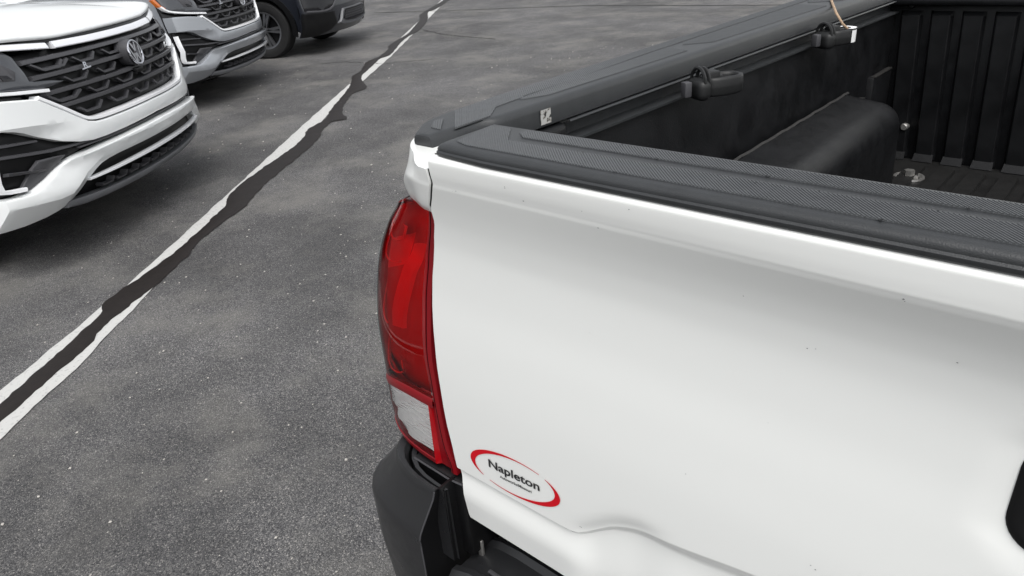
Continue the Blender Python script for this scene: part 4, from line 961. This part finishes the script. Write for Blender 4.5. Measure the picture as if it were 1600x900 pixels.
    def stroke(p, q, wd=.0105):
        d = (Vector(q) - Vector(p)).normalized(); nn = Vector((-d.y, d.x)) * wd / 2; q4 = [Vector(p) + nn, Vector(q) + nn, Vector(q) - nn, Vector(p) - nn]
        b.add([bpnt(v.x, v.y, .007) for v in q4] + [bpnt(v.x, v.y, -.004) for v in q4], [(0, 1, 2, 3), (0, 1, 5, 4), (1, 2, 6, 5), (2, 3, 7, 6), (3, 0, 4, 7)])
    for s_ in (-1, 1):
        stroke((s_ * .026, .061), (s_ * .0015, .006)); stroke((s_ * .053, .041), (s_ * .0225, -.060)); stroke((s_ * .0225, -.060), (s_ * .0010, -.006))
    b.lathe([(0, .063), (.0002, .0)], 32, 'y'); nb = 64
    for i in range(len(b.v) - nb, len(b.v)): x, y, z = b.v[i]; b.v[i] = bpnt(x, z, -.003)
    b.m[-32:] = [1] * 32
    bo = b.build('badge', ['dark_chrome', 'gloss'], root, angle=35)
    MB().lathe([(b0 - .07, .073), (b0 - .005, .073), (b0 - .003, .066)], 32, 'y', (0, 0, bz)).build('badge_mount', 'grillebar', bo)
    MB().box(-.035, .035, Bf(0, .83) - .03, Bf(0, .83) + .02, .828, .856).build('sensor', 'black', root, bevel=.006)
    vs, fs = text_polys('R', .040, .02); e = MB(); e.add([W3(-.42 + x * 1.25 - y * -.2, .932 + y, .012) for x, y in vs], fs); e.add([W3(-.42 + x, .924 + z, .012) for x, z in ((-.032, .0), (.034, .004), (.038, .011), (-.028, .007))], [(0, 1, 2, 3)])
    e.build('emblem', 'dark_chrome', root)

ORG = FW * -2.71 + LF * 3.96; RZ = TH - math.pi / 2
white = empty('parked_suv', ORG, RZ, label='white SUV with black hooked grille and chrome trim, nearest the camera', cat='car', group='cars parked along the white line')
car_body(white, 'suv_white'); suv_front(white, 'suv_white')
silver = empty('parked_suv', ORG + LF * 3.85 + FW * -.77, RZ, label='silver grey SUV parked just behind the white one', cat='car', group='cars parked along the white line')
car_body(silver, 'silver'); suv_front(silver, 'silver')
YAW = -.16; PIV = Vector((.855, -.96, 0)); DORG = ORG + LF * 6.95 + FW * -.40
DORG = DORG + Matrix.Rotation(RZ, 3, 'Z') @ PIV - Matrix.Rotation(RZ + YAW, 3, 'Z') @ PIV
dark = empty('parked_suv', DORG, RZ + YAW, label='dark navy SUV with black wheel arches, farthest of the three parked cars', cat='car', group='cars parked along the white line')
car_body(dark, 'navy', dark=True)
def dark_front(root):
    P = [(-1.03, .25), (-1.03, 1.04), (-.8, 1.09), (.8, 1.09), (1.03, 1.04), (1.03, .25)]
    panel('bumper', P, 'navy', root, off=-.03, depth=.06, cell=.07)
    panel('grille', [(-.62, 1.03), (-.50, .74), (.50, .74), (.62, 1.03)], 'black', root, off=-.02, depth=.03, cell=.1)
    ribbon('grille_chrome', [(-.64, 1.03), (-.51, .73), (.51, .73), (.64, 1.03)], .025, 'chrome', root, off=-.012, thick=.03, n_sub=0)
    for sx in (-1, 1):
        panel('headlight', [(a * sx, z) for a, z in ((-1.0, 1.04), (-.66, 1.02), (-.60, .93), (-.95, .90))], 'headlamp', root, off=-.02, depth=.03, cell=.1)
        rc = panel('side_vent', [(a * sx, z) for a, z in ((-1.02, .80), (-1.02, .585), (-.78, .552), (-.60, .575), (-.46, .66), (-.44, .80))], 'gloss', root, off=-.022, depth=.03, cell=.08)
        ribbon('vent_trim', [(-1.0 * sx, .578), (-.775 * sx, .553), (-.60 * sx, .572), (-.46 * sx, .66)], .022, 'grey', rc, off=-.016, thick=.03, n_sub=1)
        panel('corner_cladding', [(a * sx, z) for a, z in ((-1.04, .56), (-.80, .53), (-.55, .53), (-.50, .37), (-.62, .30), (-.85, .25), (-1.04, .26))], 'black', root, off=-.014, depth=.05, cell=.07)
    sk = [(-.33, .52), (-.42, .405), (-.50, .362), (-.30, .325), (0, .318)]
    panel('skid_plate', [(-.36, .54)] + sk[1:] + [(-a, z) for a, z in reversed(sk[1:-1])] + [(.36, .54)], 'skid', root, off=.0, depth=.05, cell=.06, rnd=.008)
    mesh_p = panel('lower_grille', [(-.30, .525), (-.385, .408), (-.26, .372), (0, .362), (.26, .372), (.385, .408), (.30, .525)], 'black', root, off=.006, depth=.02, cell=.06)
    hc = MB()
    for i in range(-9, 10):
        for j in range(4):
            a, z = i * .038 + (.019 if j % 2 else 0), .395 + j * .033
            if abs(a) > .36 - (.0 if z < .42 else (z - .42) * .6): continue
            hc.tube([W3(a + .016 * math.cos(k * math.pi / 3), z + .016 * math.sin(k * math.pi / 3), .008) for k in range(6)], .0035, 4, closed=True)
    tag(hc.build('honeycomb', 'grillebar', mesh_p), kind='stuff')
    ribbon('skid_edge', sym([(-.36, .53), (-.43, .40), (-.48, .366), (-.30, .335), (0, .328)]), .022, 'skid', root, off=.012, thick=.03, n_sub=1)
dark_front(dark)
